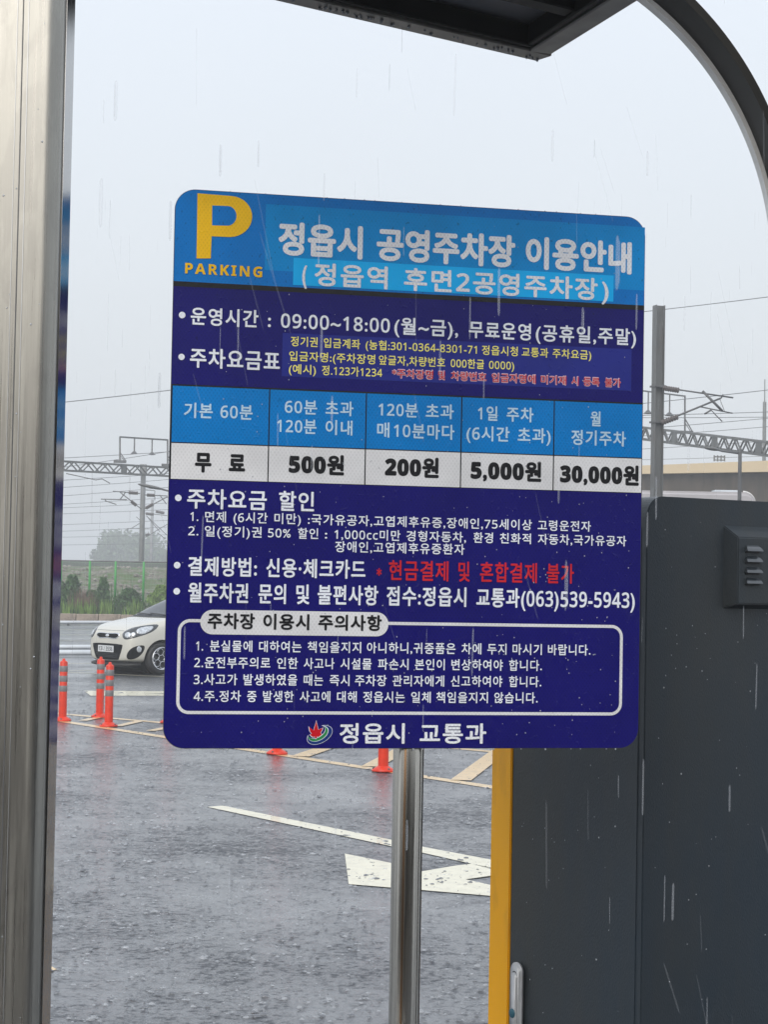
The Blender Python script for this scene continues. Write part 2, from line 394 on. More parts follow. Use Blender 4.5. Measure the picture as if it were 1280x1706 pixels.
stripe('edge_line', (60, 1186), (900, 1259.5), .15, CP, 'cream edge line on the far side of the hatched island')
rungs = [((137, 1201.5), (171, 1194.5)), ((195, 1210.5), (238, 1201)), ((250, 1218.5), (300, 1209)), ((330, 1231), (385, 1217)),
         ((408, 1245), (460, 1229)), ((500, 1261), (556, 1242)), ((618, 1278), (672, 1249)), ((768, 1301), (836, 1250))]
for i, (a, b) in enumerate(rungs):
    stripe('hatch_rung', a, b, .11 if i < 4 else .18, CP, 'cream crossbar of the hatched traffic island', z=.008)
marking('lane_arrow_line', [(345, 1345), (372, 1343), (653, 1400), (704, 1411.5), (818, 1433), (870, 1443), (870, 1463), (786, 1440), (704, 1421.5), (653, 1411), (560, 1391)], WP, 'long white leading stroke of the road arrow')
marking('lane_arrow_head', [(574.5, 1423), (653, 1439), (704, 1452.5), (760, 1443), (786, 1440), (870, 1455), (870, 1452), (776, 1466), (870, 1487), (870, 1498), (704, 1484), (581, 1474)], WP, 'broad white head of the road arrow')
marking('far_arrow', [(139, 1151), (276, 1152), (420, 1152.5), (420, 1155), (236, 1156), (420, 1160), (276, 1159.5), (150.5, 1159.5)], WP, 'white arrow painted in front of the small car')
stripe('bay_line', (20, 1116), (520, 1139), .10, WP, 'thin white bay line running under the small car')
stripe('bay_line', (40, 1107), (300, 1103), .10, WP, 'white bay line beyond the small car bumper')
stripe('bay_line', (40, 1119.5), (200, 1116), .09, WP, 'short white bay line meeting the line under the car')
for y, lb in ((1048.5, 'farthest'), (1057, 'middle'), (1067, 'nearest')):
    stripe('far_bay_line', (40, y), (330, y + 2.5), .18, WP, f'{lb} of the three faint white lines in the far lot')
marking('stray_mark', [(60, 1610), (86, 1612), (94, 1616), (84, 1620), (60, 1620)], CP, 'small cream paint mark beside the steel post')

# ------------------------------------------------------------------ far left: rails, kerb, planted bank
def rail(px0, px1, pyb, hgt, r, label):
    a, b = ground(px0, pyb), ground(px1, pyb)
    a.z = b.z = 0; root = empty('pipe_rail', a, 0, label, 'pipe barrier', 'low pipe barriers round the far lot')
    d = b - a
    bm = bmesh.new(); tube(bm, [Vector((0, 0, hgt)), d + Vector((0, 0, hgt))], r, 12); link('pipe', bm, M['pipe'], root, True)
    n = int(d.length / 2.2)
    for i in range(n + 1):
        bm = bmesh.new(); lathe(bm, [(.04, 0), (.04, hgt - r * .5)], 10)
        link('support', bm, M['galv_dark'], root, True, d * (i / max(n, 1)))
rail(0, 420, 1042, .11, .06, 'long white pipe barrier at the foot of the planted kerb')
rail(0, 380, 1083, .07, .055, 'middle white pipe barrier across the far lot')
rail(0, 330, 1094, .085, .06, 'white pipe barrier nearest the small car')

A, B = ground(-60, 1033), ground(460, 1042)
root = empty('planter_kerb', A, 0, 'brown concrete block kerb holding back the planted bank', 'kerb wall')
d = B - A; nb = int(d.length / .85); ang = math.atan2(d.y, d.x)
bm = bmesh.new(); box(bm, (0, 0, .16), (.835, .3, .32)); bmesh.ops.bevel(bm, geom=bm.edges[:], offset=.015, segments=1, affect='EDGES')
me = None
for i in range(nb):
    if me is None:
        o = link('block', bm, M['concrete'], root); me = o.data
    else:
        o = bpy.data.objects.new('block', me); col.objects.link(o); o.parent = root
    o.location = d * ((i + .5) / nb) + Vector((0, random.uniform(-.01, .01), random.uniform(-.01, .005))); o.rotation_euler = (0, 0, ang)
# bank
def bank_z(y): 
    t = max(0, min(1, (y - 76.5) / 13)); return .28 + (1.9) * (t * t * (3 - 2 * t))
bm = bmesh.new(); nx, ny = 90, 26; g = []
for j in range(ny + 1):
    y = 74.75 + j * .92; row = []
    for i in range(nx + 1):
        x = -70 + i * 1.15
        row.append(bm.verts.new((x, y, bank_z(y) + (random.uniform(-.09, .09) if 0 < j else 0) - (0.0 if y < 98 else 0))))
    g.append(row)
for j in range(ny):
    for i in range(nx): bm.faces.new((g[j][i], g[j][i + 1], g[j + 1][i + 1], g[j + 1][i]))
tag(link('gravel_bank', bm, M['bank'], None, True), 'gravel and weed covered railway bank behind the kerb', kind='structure')
# weeds on the bank
def leaves(bm, n, fn, size, up=.3):
    for _ in range(n):
        p = fn(); s = size * random.uniform(.6, 1.4)
        a = Vector((random.gauss(0, 1), random.gauss(0, 1), random.gauss(0, 1) + up)).normalized()
        b = a.cross(Vector((random.gauss(0, 1), random.gauss(0, 1), random.gauss(0, 1)))).normalized()
        bm.faces.new([bm.verts.new(v) for v in (p - b * s * .35, p + a * s * .4, p + b * s * .35, p - a * s * .6)])
def blade(bm, p, h, wd, lean):
    b = Vector((random.uniform(-1, 1), random.uniform(-1, 1), 0)).normalized() * wd
    bm.faces.new([bm.verts.new(v) for v in (p - b, p + b, p + Vector(lean) + Vector((0, 0, h)))])
bm = bmesh.new()
for _ in range(9000):
    y = 75.1 + abs(random.gauss(0, 3.6)); x = -16 + random.uniform(-5, 22)
    if y > 90: continue
    if y > 78.2 and math.sin(x * 2.1) + math.sin(y * 1.7 + x) < random.uniform(-.6, 1.8): continue
    blade(bm, Vector((x, y, bank_z(y) - .03)), random.uniform(.15, .5), .03, (random.uniform(-.12, .12), random.uniform(-.1, .1), 0))
tag(link('bank_weeds', bm, M['leaf']), 'rough green weeds growing over the gravel bank', kind='stuff')
bm = bmesh.new()
for _ in range(500):
    cx = random.choice([-15.9, -15.1, -13.9, -12.9, -12.2, -11.5, -10.8, -9.7]); x = random.gauss(cx, .16); y = random.uniform(75.0, 75.9)
    blade(bm, Vector((x, y, .25)), random.uniform(.3, .75), .04, (random.uniform(-.1, .1), 0, 0))
tag(link('yellow_weeds', bm, M['leaf_light']), 'yellow green upright weeds along the kerb top', kind='stuff')
bm = bmesh.new()
for _ in range(2600):
    x = random.uniform(-22, 4); y = random.uniform(76, 92); s = random.uniform(.05, .16)
    bmesh.ops.create_icosphere(bm, subdivisions=0 or 1, radius=s, matrix=Matrix.Translation((x, y, bank_z(y) + s * .2)) @ Matrix.Diagonal((1, 1, .7, 1))) if _ < 900 else None
tag(link('bank_stones', bm, mat('ballast_stone', (.24, .22, .20), .8, var=.35, scale=2)), 'loose grey ballast stones on the bank', kind='stuff')

def column_shrub(px, y, z0, hgt, wd, label, m):
    b = at(px, 1000, y); root = empty('bank_shrub', (b.x, y, z0), 0, label, 'shrub', 'shrubs on the railway bank')
    bm = bmesh.new()
    def fn():
        t = random.random() ** .8; a = random.uniform(0, 6.283)
        lump = 1 + .25 * math.sin(a * 3 + t * 9)
        r = wd * (1 - t * .93) ** .6 * (lump + .18 * math.sin(a * 7 + t * 23)) * random.uniform(.15, 1) ** .5 * random.choice((1, 1, 1, 1.12, 1.3)) + .03
        return Vector((r * math.cos(a), r * math.sin(a), .08 + t * hgt * random.uniform(.94, 1.04)))
    leaves(bm, 2300, fn, .11, 2.2); link('foliage', bm, m, root)
    bm = bmesh.new(); tube(bm, [(0, 0, 0), (.02, 0, hgt * .5), (0, 0, hgt * .85)], [.05, .035, .01], 6); link('stem', bm, M['bark'], root)
column_shrub(119, 76.6, .3, 1.40, .42, 'pointed dark green shrub on the bank beside the steel post', M['leaf'])
column_shrub(171, 76.8, .33, 1.28, .30, 'upright green shrub between the first and second green fence posts', M['leaf'])
column_shrub(152, 77.2, .35, .75, .45, 'low bushy shrub behind the first green fence post', M['leaf'])
column_shrub(98, 77.0, .33, 1.1, .4, 'low green shrub half behind the steel post', M['leaf'])
column_shrub(215, 77.3, .5, .7, .55, 'spreading low shrub left of the third green fence post', M['leaf'])
column_shrub(268, 77.2, .5, .85, .5, 'low light green shrub by the sign edge above the car', M['leaf_light'])
root_b = at(137, 1000, 76.2)
bm = bmesh.new()
for _ in range(260):
    blade(bm, Vector((random.gauss(0, .22), random.gauss(0, .1), 0)), random.uniform(.5, 1.15), .02, (random.uniform(-.25, .25), 0, 0))
o = link('dry_bush', bm, M['dry'], loc=(root_b.x, 76.2, .28)); tag(o, 'dry brown bush standing between two green shrubs', 'bush')

# green mesh fence
def fence():
    xs = [-64, 0, 52, 100, 148, 191, 238, 284, 330, 378, 424]
    pts = [at(x, 1000, 78) for x in xs]; z0 = .55
    root = empty('mesh_fence', (pts[0].x, 78, z0), 0, 'green steel mesh fence with slim posts along the railway bank', 'fence')
    for i, p in enumerate(pts):
        bm = bmesh.new(); lathe(bm, [(.045, 0), (.045, 1.83), (.02, 1.86)], 10)
        link('post', bm, M['green'], root, True, (p.x - pts[0].x, 0, 0))
    mw = mat('green_wire', (.22, .36, .25), .5)
    for i in range(len(pts) - 1):
        bm = bmesh.new(); x0 = pts[i].x - pts[0].x + .05; x1 = pts[i + 1].x - pts[0].x - .05
        for k in range(9): bar(bm, (x0, 0, .1 + k * .21), (x1, 0, .1 + k * .21), .008)
        nn = int((x1 - x0) / .12)
        for k in range(nn + 1): x = x0 + (x1 - x0) * k / nn; bar(bm, (x, 0, .05), (x, 0, 1.82), .004)
        link('wire_panel', bm, mw, root)
    bm = bmesh.new(); tube(bm, [(0, 0, 1.84), (pts[-1].x - pts[0].x, 0, 1.84)], .03, 8); link('top_rail', bm, M['galv'], root)
fence()
# pale trackside wall
a = at(-60, 960, 94); b = at(480, 960, 94)
root = empty('trackside_wall', (a.x, 94, 1.9), 0, 'pale green panelled trackside wall with dark cap behind the fence', 'wall')
n = 16
for i in range(n):
    bm = bmesh.new(); wdt = (b.x - a.x) / n; box(bm, (0, 0, .16), (wdt - .03, .08, .42)); link('panel', bm, M['barrier'], root, False, ((i + .5) * wdt, 0, 0))
bm = bmesh.new(); box(bm, ((b.x - a.x) / 2, 0, .48), (b.x - a.x, .22, .22)); link('cap_rail', bm, M['barrier_top'], root)

# far trees
def far_tree(px, y, z0, hgt, wd, label, n=5200):
    b = at(px, 940, y); root = empty('broadleaf_tree', (b.x, y, z0), 0, label, 'tree', 'hazy trees beyond the railway')
    bm = bmesh.new()
    cl = [(Vector((random.uniform(-.72, .72) * wd, random.uniform(-.5, .5) * wd, hgt * random.uniform(.3, .86))), random.uniform(.2, .42) * wd) for _ in range(24)]
    cl = [(c, r * (1.25 - abs(c.x) / wd * .6)) for c, r in cl if (c.x / wd) ** 2 + ((c.z - hgt * .4) / (hgt * .6)) ** 2 < 1.0]
    def fn():
        c, r = random.choice(cl); v = Vector((random.gauss(0, 1), random.gauss(0, 1), random.gauss(0, 1))).normalized() * r * random.random() ** .4
        v.z *= .75; return c + v
    leaves(bm, n, fn, .62); link('crown', bm, M['leaf_far'], root)
    bm = bmesh.new(); tube(bm, [(0, 0, 0), (.1, 0, hgt * .3), (0, .1, hgt * .6)], [.22, .16, .06], 8)
    for c, r in cl[:7]: tube(bm, [(.05, 0, hgt * .25), tuple(c)], [.08, .02], 5)
    link('trunk', bm, M['bark'], root)
far_tree(196, 370, 1.0, 9.2, 6.6, 'broad hazy tree left of the near portal mast')
far_tree(228, 390, 1.0, 10.4, 7.9, 'tall hazy tree directly behind the portal mast')
far_tree(268, 350, 1.0, 7.0, 5.6, 'small hazy tree seen against the edge of the sign')
far_tree(340, 400, 1.0, 11.4, 8.6, 'hazy tree hidden behind the sign panel')

# ------------------------------------------------------------------ catenary equipment
def truss(root, a, b, h, r, dv=1.0, name='truss_beam'):
    """box lattice girder from a to b (local)"""
    a = Vector(a); b = Vector(b); d = b - a; L = d.length; n = max(2, int(L / dv)); side = Vector((-d.y, d.x, 0)).normalized() * h * .35
    bm = bmesh.new()
    for s in (-1, 1):
        bar(bm, a + side * s, b + side * s, r * 1.6); bar(bm, a + side * s - Vector((0, 0, h)), b + side * s - Vector((0, 0, h)), r * 1.6)
        for i in range(n):
            p = a + d * (i / n) + side * s; q = a + d * ((i + .5) / n) + side * s - Vector((0, 0, h)); t = a + d * ((i + 1) / n) + side * s
            bar(bm, p, q, r); bar(bm, q, t, r)
    for i in range(n + 1):
        p = a + d * (i / n); bar(bm, p - side, p + side, r); bar(bm, p - side - Vector((0, 0, h)), p + side - Vector((0, 0, h)), r)
    o = link(name, bm, M['galv'], root)
    for i in range(2, n, 4):        # gusset plates
        p = a + d * (i / n) - side * 1.05 - Vector((0, 0, h / 2)); bm = bmesh.new(); bar(bm, p - d.normalized() * .22, p + d.normalized() * .22, .02, h * 1.02)
        link('gusset_plate', bm, M['galv'], o)
def insulator(root, a, b, r=.06):
    a = Vector(a); b = Vector(b); bm = bmesh.new(); n = 14
    tube(bm, [a + (b - a) * i / n for i in range(n + 1)], [r if i % 2 else r * .72 for i in range(n + 1)], 8)
    link('insulator', bm, M['insul'], root)
def goalpost(root, px0, px1, y0, y1, ytop0, ytop1, ybot, r, dropx):
    a, b = at(px0, ytop0, y0), at(px1, ytop1, y1); A_, B_ = at(px0, ybot[0], y0), at(px1, ybot[1], y1); o = root.location
    bm = bmesh.new(); bar(bm, a - o, b - o, r)
    for t, u in ((a, A_), (b, B_)):
        bar(bm, t - o, u - o, r)
        dd = Vector((.32, .05, 0)); m_ = t + (u - t) * .62
        bar(bm, m_ - o, u + dd - o, r * .6); bar(bm, m_ - o + (u - m_) * .3, u + dd - o - dd * .2, r * .4)
        bar(bm, u - dd - o, u + dd - o, r * 1.8)
    ob = link('wire_frame', bm, M['galv_dark'], root)
    for fx, dy in dropx:
        p = a + (b - a) * fx; q = p - Vector((0, 0, dy)); bm = bmesh.new(); bar(bm, p - o, q - o, r * .8); lathe(bm, [(.03, 0), (.2, .02), (.05, .16)], 8, Matrix.Translation(q - o)); link('suspension_drop', bm, M['galv_dark'], ob)

# left portal
m0 = at(235, 940, 100); m0.z = 0
root = empty('portal_mast', m0, 0, 'grey lattice railway portal with mast left of the sign', 'catenary portal')
top = at(236, 775, 100)
bm = bmesh.new(); lathe(bm, [(.15, 0), (.13, top.z - .1), (.13, top.z)], 12); link('mast', bm, M['galv_hazed'], root, True)
bm = bmesh.new(); box(bm, (0, 0, top.z - .2), (.34, .34, .5)); link('mast_cap', bm, M['galv_hazed'], root)
ta, tb = at(30, 764, 92), at(330, 782, 103.5)
truss(root, ta - m0, tb - m0, .45, .05, 1.15)
goalpost(root, 199.5, 279, 98.4, 101.7, 728, 733, (769, 775), .08, ((.3, .85), (.67, .85)))
def pix(pts, y, org): return [at(x, yy, y) - org for x, yy in pts]
def z1(x, y): return (80 + x * .17588, 700 + y * .17588)
def z3(x, y): return (1060 + x * .22267, 480 + y * .22274)
def arm(root, a, b, y, zf, r, name='cantilever_tube', m=None):
    p = [at(*zf(*q), y) - root.location for q in (a, b)]; bm = bmesh.new(); tube(bm, p, r, 6); link(name, bm, m or M['galv_dark'], root)
def ins(root, a, b, y, zf, r): insulator(root, at(*zf(*a), y) - root.location, at(*zf(*b), y) - root.location, r * 1.5)
Y = 99.6
for a, b in (((612, 673), (870, 695)), ((500, 748), (745, 753)), ((680, 682), (880, 840)), ((735, 680), (680, 752)), ((540, 752), (545, 772)), ((545, 765), (645, 798)), ((915, 708), (1130, 718)), ((915, 840), (1130, 725)), ((1055, 708), (1120, 795))):
    arm(root, a, b, Y, z1, .028)
ins(root, (762, 687), (850, 692), Y, z1, .065); ins(root, (785, 768), (835, 808), Y, z1, .065); ins(root, (935, 709), (1010, 713), Y, z1, .065); ins(root, (925, 835), (995, 795), Y, z1, .065)
for a, b in (((170, 505), (450, 566)), ((450, 566), (510, 556)), ((510, 556), (585, 598))):
    arm(root, a, b, Y, z1, .028, 'registration_arm')
# second smaller mast further down the line
m1 = at(251.5, 930, 158); m1.z = 0
root = empty('catenary_mast', m1, 0, 'faint slim mast with crossed arms just right of the near portal mast', 'catenary mast')
tz = at(251.5, 832, 158).z
bm = bmesh.new(); lathe(bm, [(.14, 0), (.12, tz)], 10); link('mast', bm, M['galv_hazed'], root, True)
for a, b in (((915, 662), (1010, 668)), ((1010, 668), (1010, 760)), ((915, 880), (1130, 905)), ((930, 905), (1120, 1085)), ((930, 905), (1060, 1060)), ((835, 915), (900, 975)), ((750, 1025), (960, 1030)), ((750, 1025), (755, 1065)), ((780, 1030), (870, 975)), ((920, 1110), (1130, 985)), ((1040, 1070), (1110, 1125))):
    arm(root, a, b, 157, z1, .032)
ins(root, (925, 885), (1000, 893), 157, z1, .09); ins(root, (1020, 865), (1100, 880), 157, z1, .09); ins(root, (920, 1090), (960, 1080), 157, z1, .08)

# right mast with cantilever
MY = 53
m2 = at(1094.5, 830, MY); m2.z = 0
root = empty('catenary_mast', m2, R(18), 'tall grey steel mast with bracket arms right of the sign', 'catenary mast')
tz = at(1096, 509, MY).z
bm = bmesh.new()       # H-section column
box(bm, (-.125, 0, tz / 2), (.014, .26, tz)); box(bm, (.125, 0, tz / 2), (.014, .26, tz)); box(bm, (0, 0, tz / 2), (.236, .012, tz))
link('column', bm, M['galv'], root)
inv = Matrix.Rotation(-R(18), 3, 'Z')
def armR(a, b, r, name='cantilever_tube', m=None):
    p = [inv @ (at(*z3(*q), MY - .2) - m2) for q in (a, b)]; bm = bmesh.new(); tube(bm, p, r, 8); link(name, bm, m or M['galv_dark'], root, True)
def insR(a, b, r): insulator(root, inv @ (at(*z3(*a), MY - .2) - m2), inv @ (at(*z3(*b), MY - .2) - m2), r)
armR((185, 740), (730, 820), .022); armR((190, 1005), (640, 822), .026); armR((500, 770), (650, 920), .036); armR((485, 888), (725, 936), .018)
armR((640, 822), (655, 795), .02); armR((630, 830), (665, 920), .008); armR((515, 942), (565, 912), .024, 'registration_arm'); armR((565, 912), (600, 950), .014, 'registration_arm'); armR((600, 950), (648, 998), .016, 'registration_arm')
insR((205, 747), (325, 765), .085); insR((192, 1008), (315, 962), .085)
for yy in (735, 1003):
    p = inv @ (at(*z3(155, yy), MY) - m2); bm = bmesh.new(); box(bm, (0, 0, p.z), (.34, .34, .05)); link('clamp', bm, M['galv_dark'], root)

# right portal
m3 = at(1420, 860, 62); m3.z = 0
root = empty('portal_mast', m3, 0, 'lattice railway portal beam crossing behind the tall right hand mast', 'catenary portal')
ta, tb = at(985, 702, 82), at(1420, 753, 62)
bm = bmesh.new(); lathe(bm, [(.17, 0), (.15, tb.z)], 12); link('mast', bm, M['galv'], root, True)
bm = bmesh.new(); lathe(bm, [(.17, 0), (.15, ta.z)], 12, Matrix.Translation((ta.x - m3.x, ta.y - m3.y, 0))); link('mast', bm, M['galv'], root, True)
truss(root, ta - m3, tb - m3, .47, .045, .82)
goalpost(root, 1055, 1142, 78.8, 75, 649, 660, (708, 720), .06, ((.31, .92), (.72, .88)))
m4 = at(1273.5, 800, 118); m4.z = 0
tz = at(1275, 632, 118).z; tz2 = at(1275, 670, 118).z
root = empty('catenary_mast', m4, 0, 'thin distant mast standing above the cream roof near the right edge', 'catenary mast')
bm = bmesh.new(); lathe(bm, [(.12, 0), (.11, tz2), (.035, tz2 + .05), (.03, tz)], 10); link('mast', bm, M['galv'], root, True)

# wires
WG = 'overhead railway wires'
def wire(p0, p1, y0, y1, sag, label, r=.012, drops=0):
    a, b = at(*p0, y0), at(*p1, y1); a2 = a - (b - a) * .6; b2 = b + (b - a) * .6
    o_ = a.copy(); bm = bmesh.new(); n = 18; pts = []
    for i in range(n + 1):
        t = i / n; p = a2.lerp(b2, t); p.z -= sag * 4 * t * (1 - t) - sag * .9; pts.append(p - o_)
    tube(bm, pts, r, 4)
    for i in range(drops):
        t = .32 + .36 * (i + .5) / drops; k = int(t * n); bar(bm, pts[k], pts[k] + Vector((0, 0, .75)), r * .8)
    tag(link('overhead_wire', bm, M['wire'], loc=o_), label, 'wire', WG)
L_ = [((108, 670), (285, 650), 'highest faint wire left of the sign'), ((108, 763), (280, 753), 'wire crossing the frame above the left portal beam'),
      ((160, 771), (280, 752.5), 'wire climbing right just over the left portal beam'), ((108, 800), (280, 789), 'first wire under the left portal beam'),
      ((108, 812), (280, 799), 'second wire under the left portal beam'), ((108, 826), (280, 812), 'wire level with the left street lamp head'),
      ((108, 840), (280, 829), 'wire just under the left street lamp'), ((108, 846), (280, 838), 'wire passing the bracket arms of the left mast'),
      ((108, 856), (280, 849), 'wire meeting the lower bracket arm of the left mast'), ((108, 874), (280, 867), 'wire a little below the left bracket arms'),
      ((108, 885), (280, 878), 'wire above the hazy tree tops'), ((108, 895), (280, 891), 'wire brushing the top of the hazy tree'), ((108, 908), (280, 905), 'lowest wire crossing the hazy tree')]
for i, (a, b, lb) in enumerate(L_):
    y = 88 + i * 5; wire(a, b, y, y + 2, .05, lb, .014 if i else .02, 2 if i in (4, 5, 6, 7, 9) else 0)
for i, (a, b, y, lb) in enumerate([((1077, 519), (1280, 495), 62, 'highest wire passing behind the tall right mast'), ((1075, 672), (1280, 650), 66, 'wire above the bracket arm of the tall right mast'),
      ((1075, 692), (1280, 686.5), 72, 'upper of two close wires over the right portal beam'), ((1075, 696), (1280, 695), 76, 'lower of two close wires over the right portal beam'),
      ((1100, 712), (1280, 697), 78, 'wire rising over the right portal beam'), ((1140, 722), (1280, 711), 84, 'wire touching the top of the right portal beam'), ((1075, 748), (1280, 735), 90, 'wire passing behind the right portal beam'), ((1075, 766), (1280, 760), 100, 'wire just over the cream roof')]):
    wire(a, b, y, y - 3, .04, lb, .012)

# street lamps
def street_lamp(px, ytop, y, headpx, heady, label):
    b = at(px, ytop, y); root = empty('street_lamp', (b.x, b.y, 0), 0, label, 'street lamp')
    h = b.z; hd = at(headpx, heady, y - .2) - Vector((b.x, b.y, 0))
    bm = bmesh.new(); lathe(bm, [(.075, 0), (.055, h), (.055, h + .05)], 12); link('pole', bm, M['galv_dark'], root, True)
    bm = bmesh.new(); e = hd * .0 + Vector((0, 0, h - .1)); tube(bm, [e, e.lerp(hd, .5) - Vector((0, 0, .02)), e.lerp(hd, .62)], [.035, .03, .03], 8); link('arm', bm, M['galv_dark'], root, True)
    dirv = (e - hd); dirv.normalize(); L = (e - hd).length * .42; side = dirv.cross(Vector((0, 0, 1))).normalized(); up = side.cross(dirv)
    mt = Matrix((side, dirv, up)).transposed().to_4x4(); mt.translation = hd + dirv * L * .5
    bm = bmesh.new(); bmesh.ops.create_icosphere(bm, subdivisions=3, radius=1, matrix=mt @ Matrix.Diagonal((.13, L * .52, .055, 1)))
    link('lamp_head', bm, M['galv'], root, True)
street_lamp(1234, 750, 58, 1174, 745.5, 'grey street lamp with flat head in front of the brown building')
street_lamp(330, 822, 62, 229.5, 806.5, 'street lamp head poking out left of the sign')

# ------------------------------------------------------------------ station building on the right
a = at(985, 800, 92); b = at(1500, 800, 84); zt0 = at(1073, 776, 90.6).z; zb0 = at(1073, 793, 90.6).z
zt1 = at(1280, 767.4, 87.4).z; zb1 = at(1280, 785, 87.4).z
root = empty('station_building', (a.x, a.y, 0), math.atan2(b.y - a.y, b.x - a.x), 'long brown station building under a plain cream roof band', 'building')
Lb = (b - a).length + 20; zb = (zb0 + zb1) / 2; zt = (zt0 + zt1) / 2
bm = bmesh.new(); box(bm, (Lb / 2, 6, zb / 2), (Lb, 12, zb)); link('wall', bm, M['brown_wall'], root)
bm = bmesh.new()
x0, x1 = 0, Lb
slope = (zt1 - zt0) / 6.0
pts = [(-.3, zb), (x1, zb), (x1, zt + .5), (-.3, zt - .15)]
poly_prism(bm, pts, -.5, 12.5); recalc(bm); link('roof_band', bm, M['cream_wall'], root)
for i in range(12):
    bm = bmesh.new(); box(bm, (0, -.02, 0), (1.5, .1, .9)); f = link('window', bm, M['galv_dark'], root, False, (2 + i * 2.4, 0, zb - 2.6))
    bm = bmesh.new(); box(bm, (0, -.09, 0), (1.36, .04, .78)); link('pane', bm, M['dark_glass'], f)
s0 = at(1199.5, 765, 89)
root2 = empty('rooftop_frame', (s0.x, 89, zt + .1), 0, 'small pale grid frame standing on the cream roof', 'roof frame')
bm = bmesh.new()
for k in range(4): bar(bm, (-.24 + k * .16, 0, 0), (-.24 + k * .16, 0, .28), .06)
for k in range(2): bar(bm, (-.25, 0, .06 + k * .16), (.25, 0, .06 + k * .16), .05)
link('grid', bm, M['galv'], root2)
# railcar
def railcar():
    y = 66; p = at(1262, 830, y); root = empty('railcar', (p.x, y, 0), R(0), 'pale railcar with rounded roof end in front of the brown building', 'train')
    zt = at(1200, 819, y).z; bm = bmesh.new(); L = 18; prof = []
    bm2 = rrect(-L, 0, 1.0, zt, .42, 10, (0, 1, 1, 0)); poly_prism(bm, bm2, 0, 2.8); recalc(bm); bmesh.ops.bevel(bm, geom=[e for e in bm.edges if len(e.link_faces) == 2 and e.calc_face_angle() > 1.2], offset=.12, segments=3, affect='EDGES')
    link('body', bm, M['train'], root)
    for i in range(9):
        bm = bmesh.new(); box(bm, (-1.6 - i * 1.9, -.01, zt - 1.15), (1.3, .05, .75)); link('window', bm, M['dark_glass'], root)
    bm = bmesh.new(); box(bm, (-L / 2, 1.4, .6), (L - 1, 2.2, .8)); link('underframe', bm, M['black'], root)
    bm = bmesh.new(); tube(bm, [(x, 0.3, z + .03) for x, z in rrect(-1.2, 0, 1.4, zt, .42, 10)[11:22]], .03, 6); link('gutter', bm, M['lip'], root)
    bm = bmesh.new(); box(bm, (-.95, .9, zt + .04), (.85, .8, .09)); bmesh.ops.bevel(bm, geom=bm.edges[:], offset=.03, segments=2, affect='EDGES'); link('roof_unit', bm, M['pipe'], root)
railcar()

# building behind the photographer, seen only in the steel
root = empty('station_hall', (0, -11, 0), 0, 'brown wall of the hall behind the viewer', 'building')
bm = bmesh.new(); box(bm, (0, -2, 1.7), (44, 4, 3.4)); link('wall', bm, M['back_wall'], root)
bm = bmesh.new(); box(bm, (0, -1.2, 3.5), (45, 4.4, .2)); link('roof_slab', bm, M['canopy_panel'], root)
for i in range(9):
    bm = bmesh.new(); box(bm, (-16 + i * 4, .02, 1.6), (1.8, .08, 2.0)); link('window', bm, M['dark_glass'], root)

# letter outlines
def swap(txt, bold):
    d, A, a = (0x1D7EC, 0x1D5D4, 0x1D5EE) if bold else (0x1D7E2, 0x1D5A0, 0x1D5BA)
    return ''.join(chr(d + ord(c) - 48) if c.isdigit() else chr(A + ord(c) - 65) if 'A' <= c <= 'Z' else chr(a + ord(c) - 97) if 'a' <= c <= 'z' else c for c in txt)
def glyph_mesh(txt, space=1.0, bold=False):
    txt = swap(txt, bold)
    cu = bpy.data.curves.new('t', 'FONT'); cu.body = txt; cu.size = 1; cu.space_character = space; cu.resolution_u = 4
    o = bpy.data.objects.new('t', cu); col.objects.link(o)
    dg = bpy.context.evaluated_depsgraph_get(); me = bpy.data.meshes.new_from_object(o.evaluated_get(dg))
    bpy.data.objects.remove(o); bpy.data.curves.remove(cu)
    vs = [v.co.copy() for v in me.vertices]; fs = [tuple(p.vertices) for p in me.polygons]; bpy.data.meshes.remove(me)
    return vs, fs

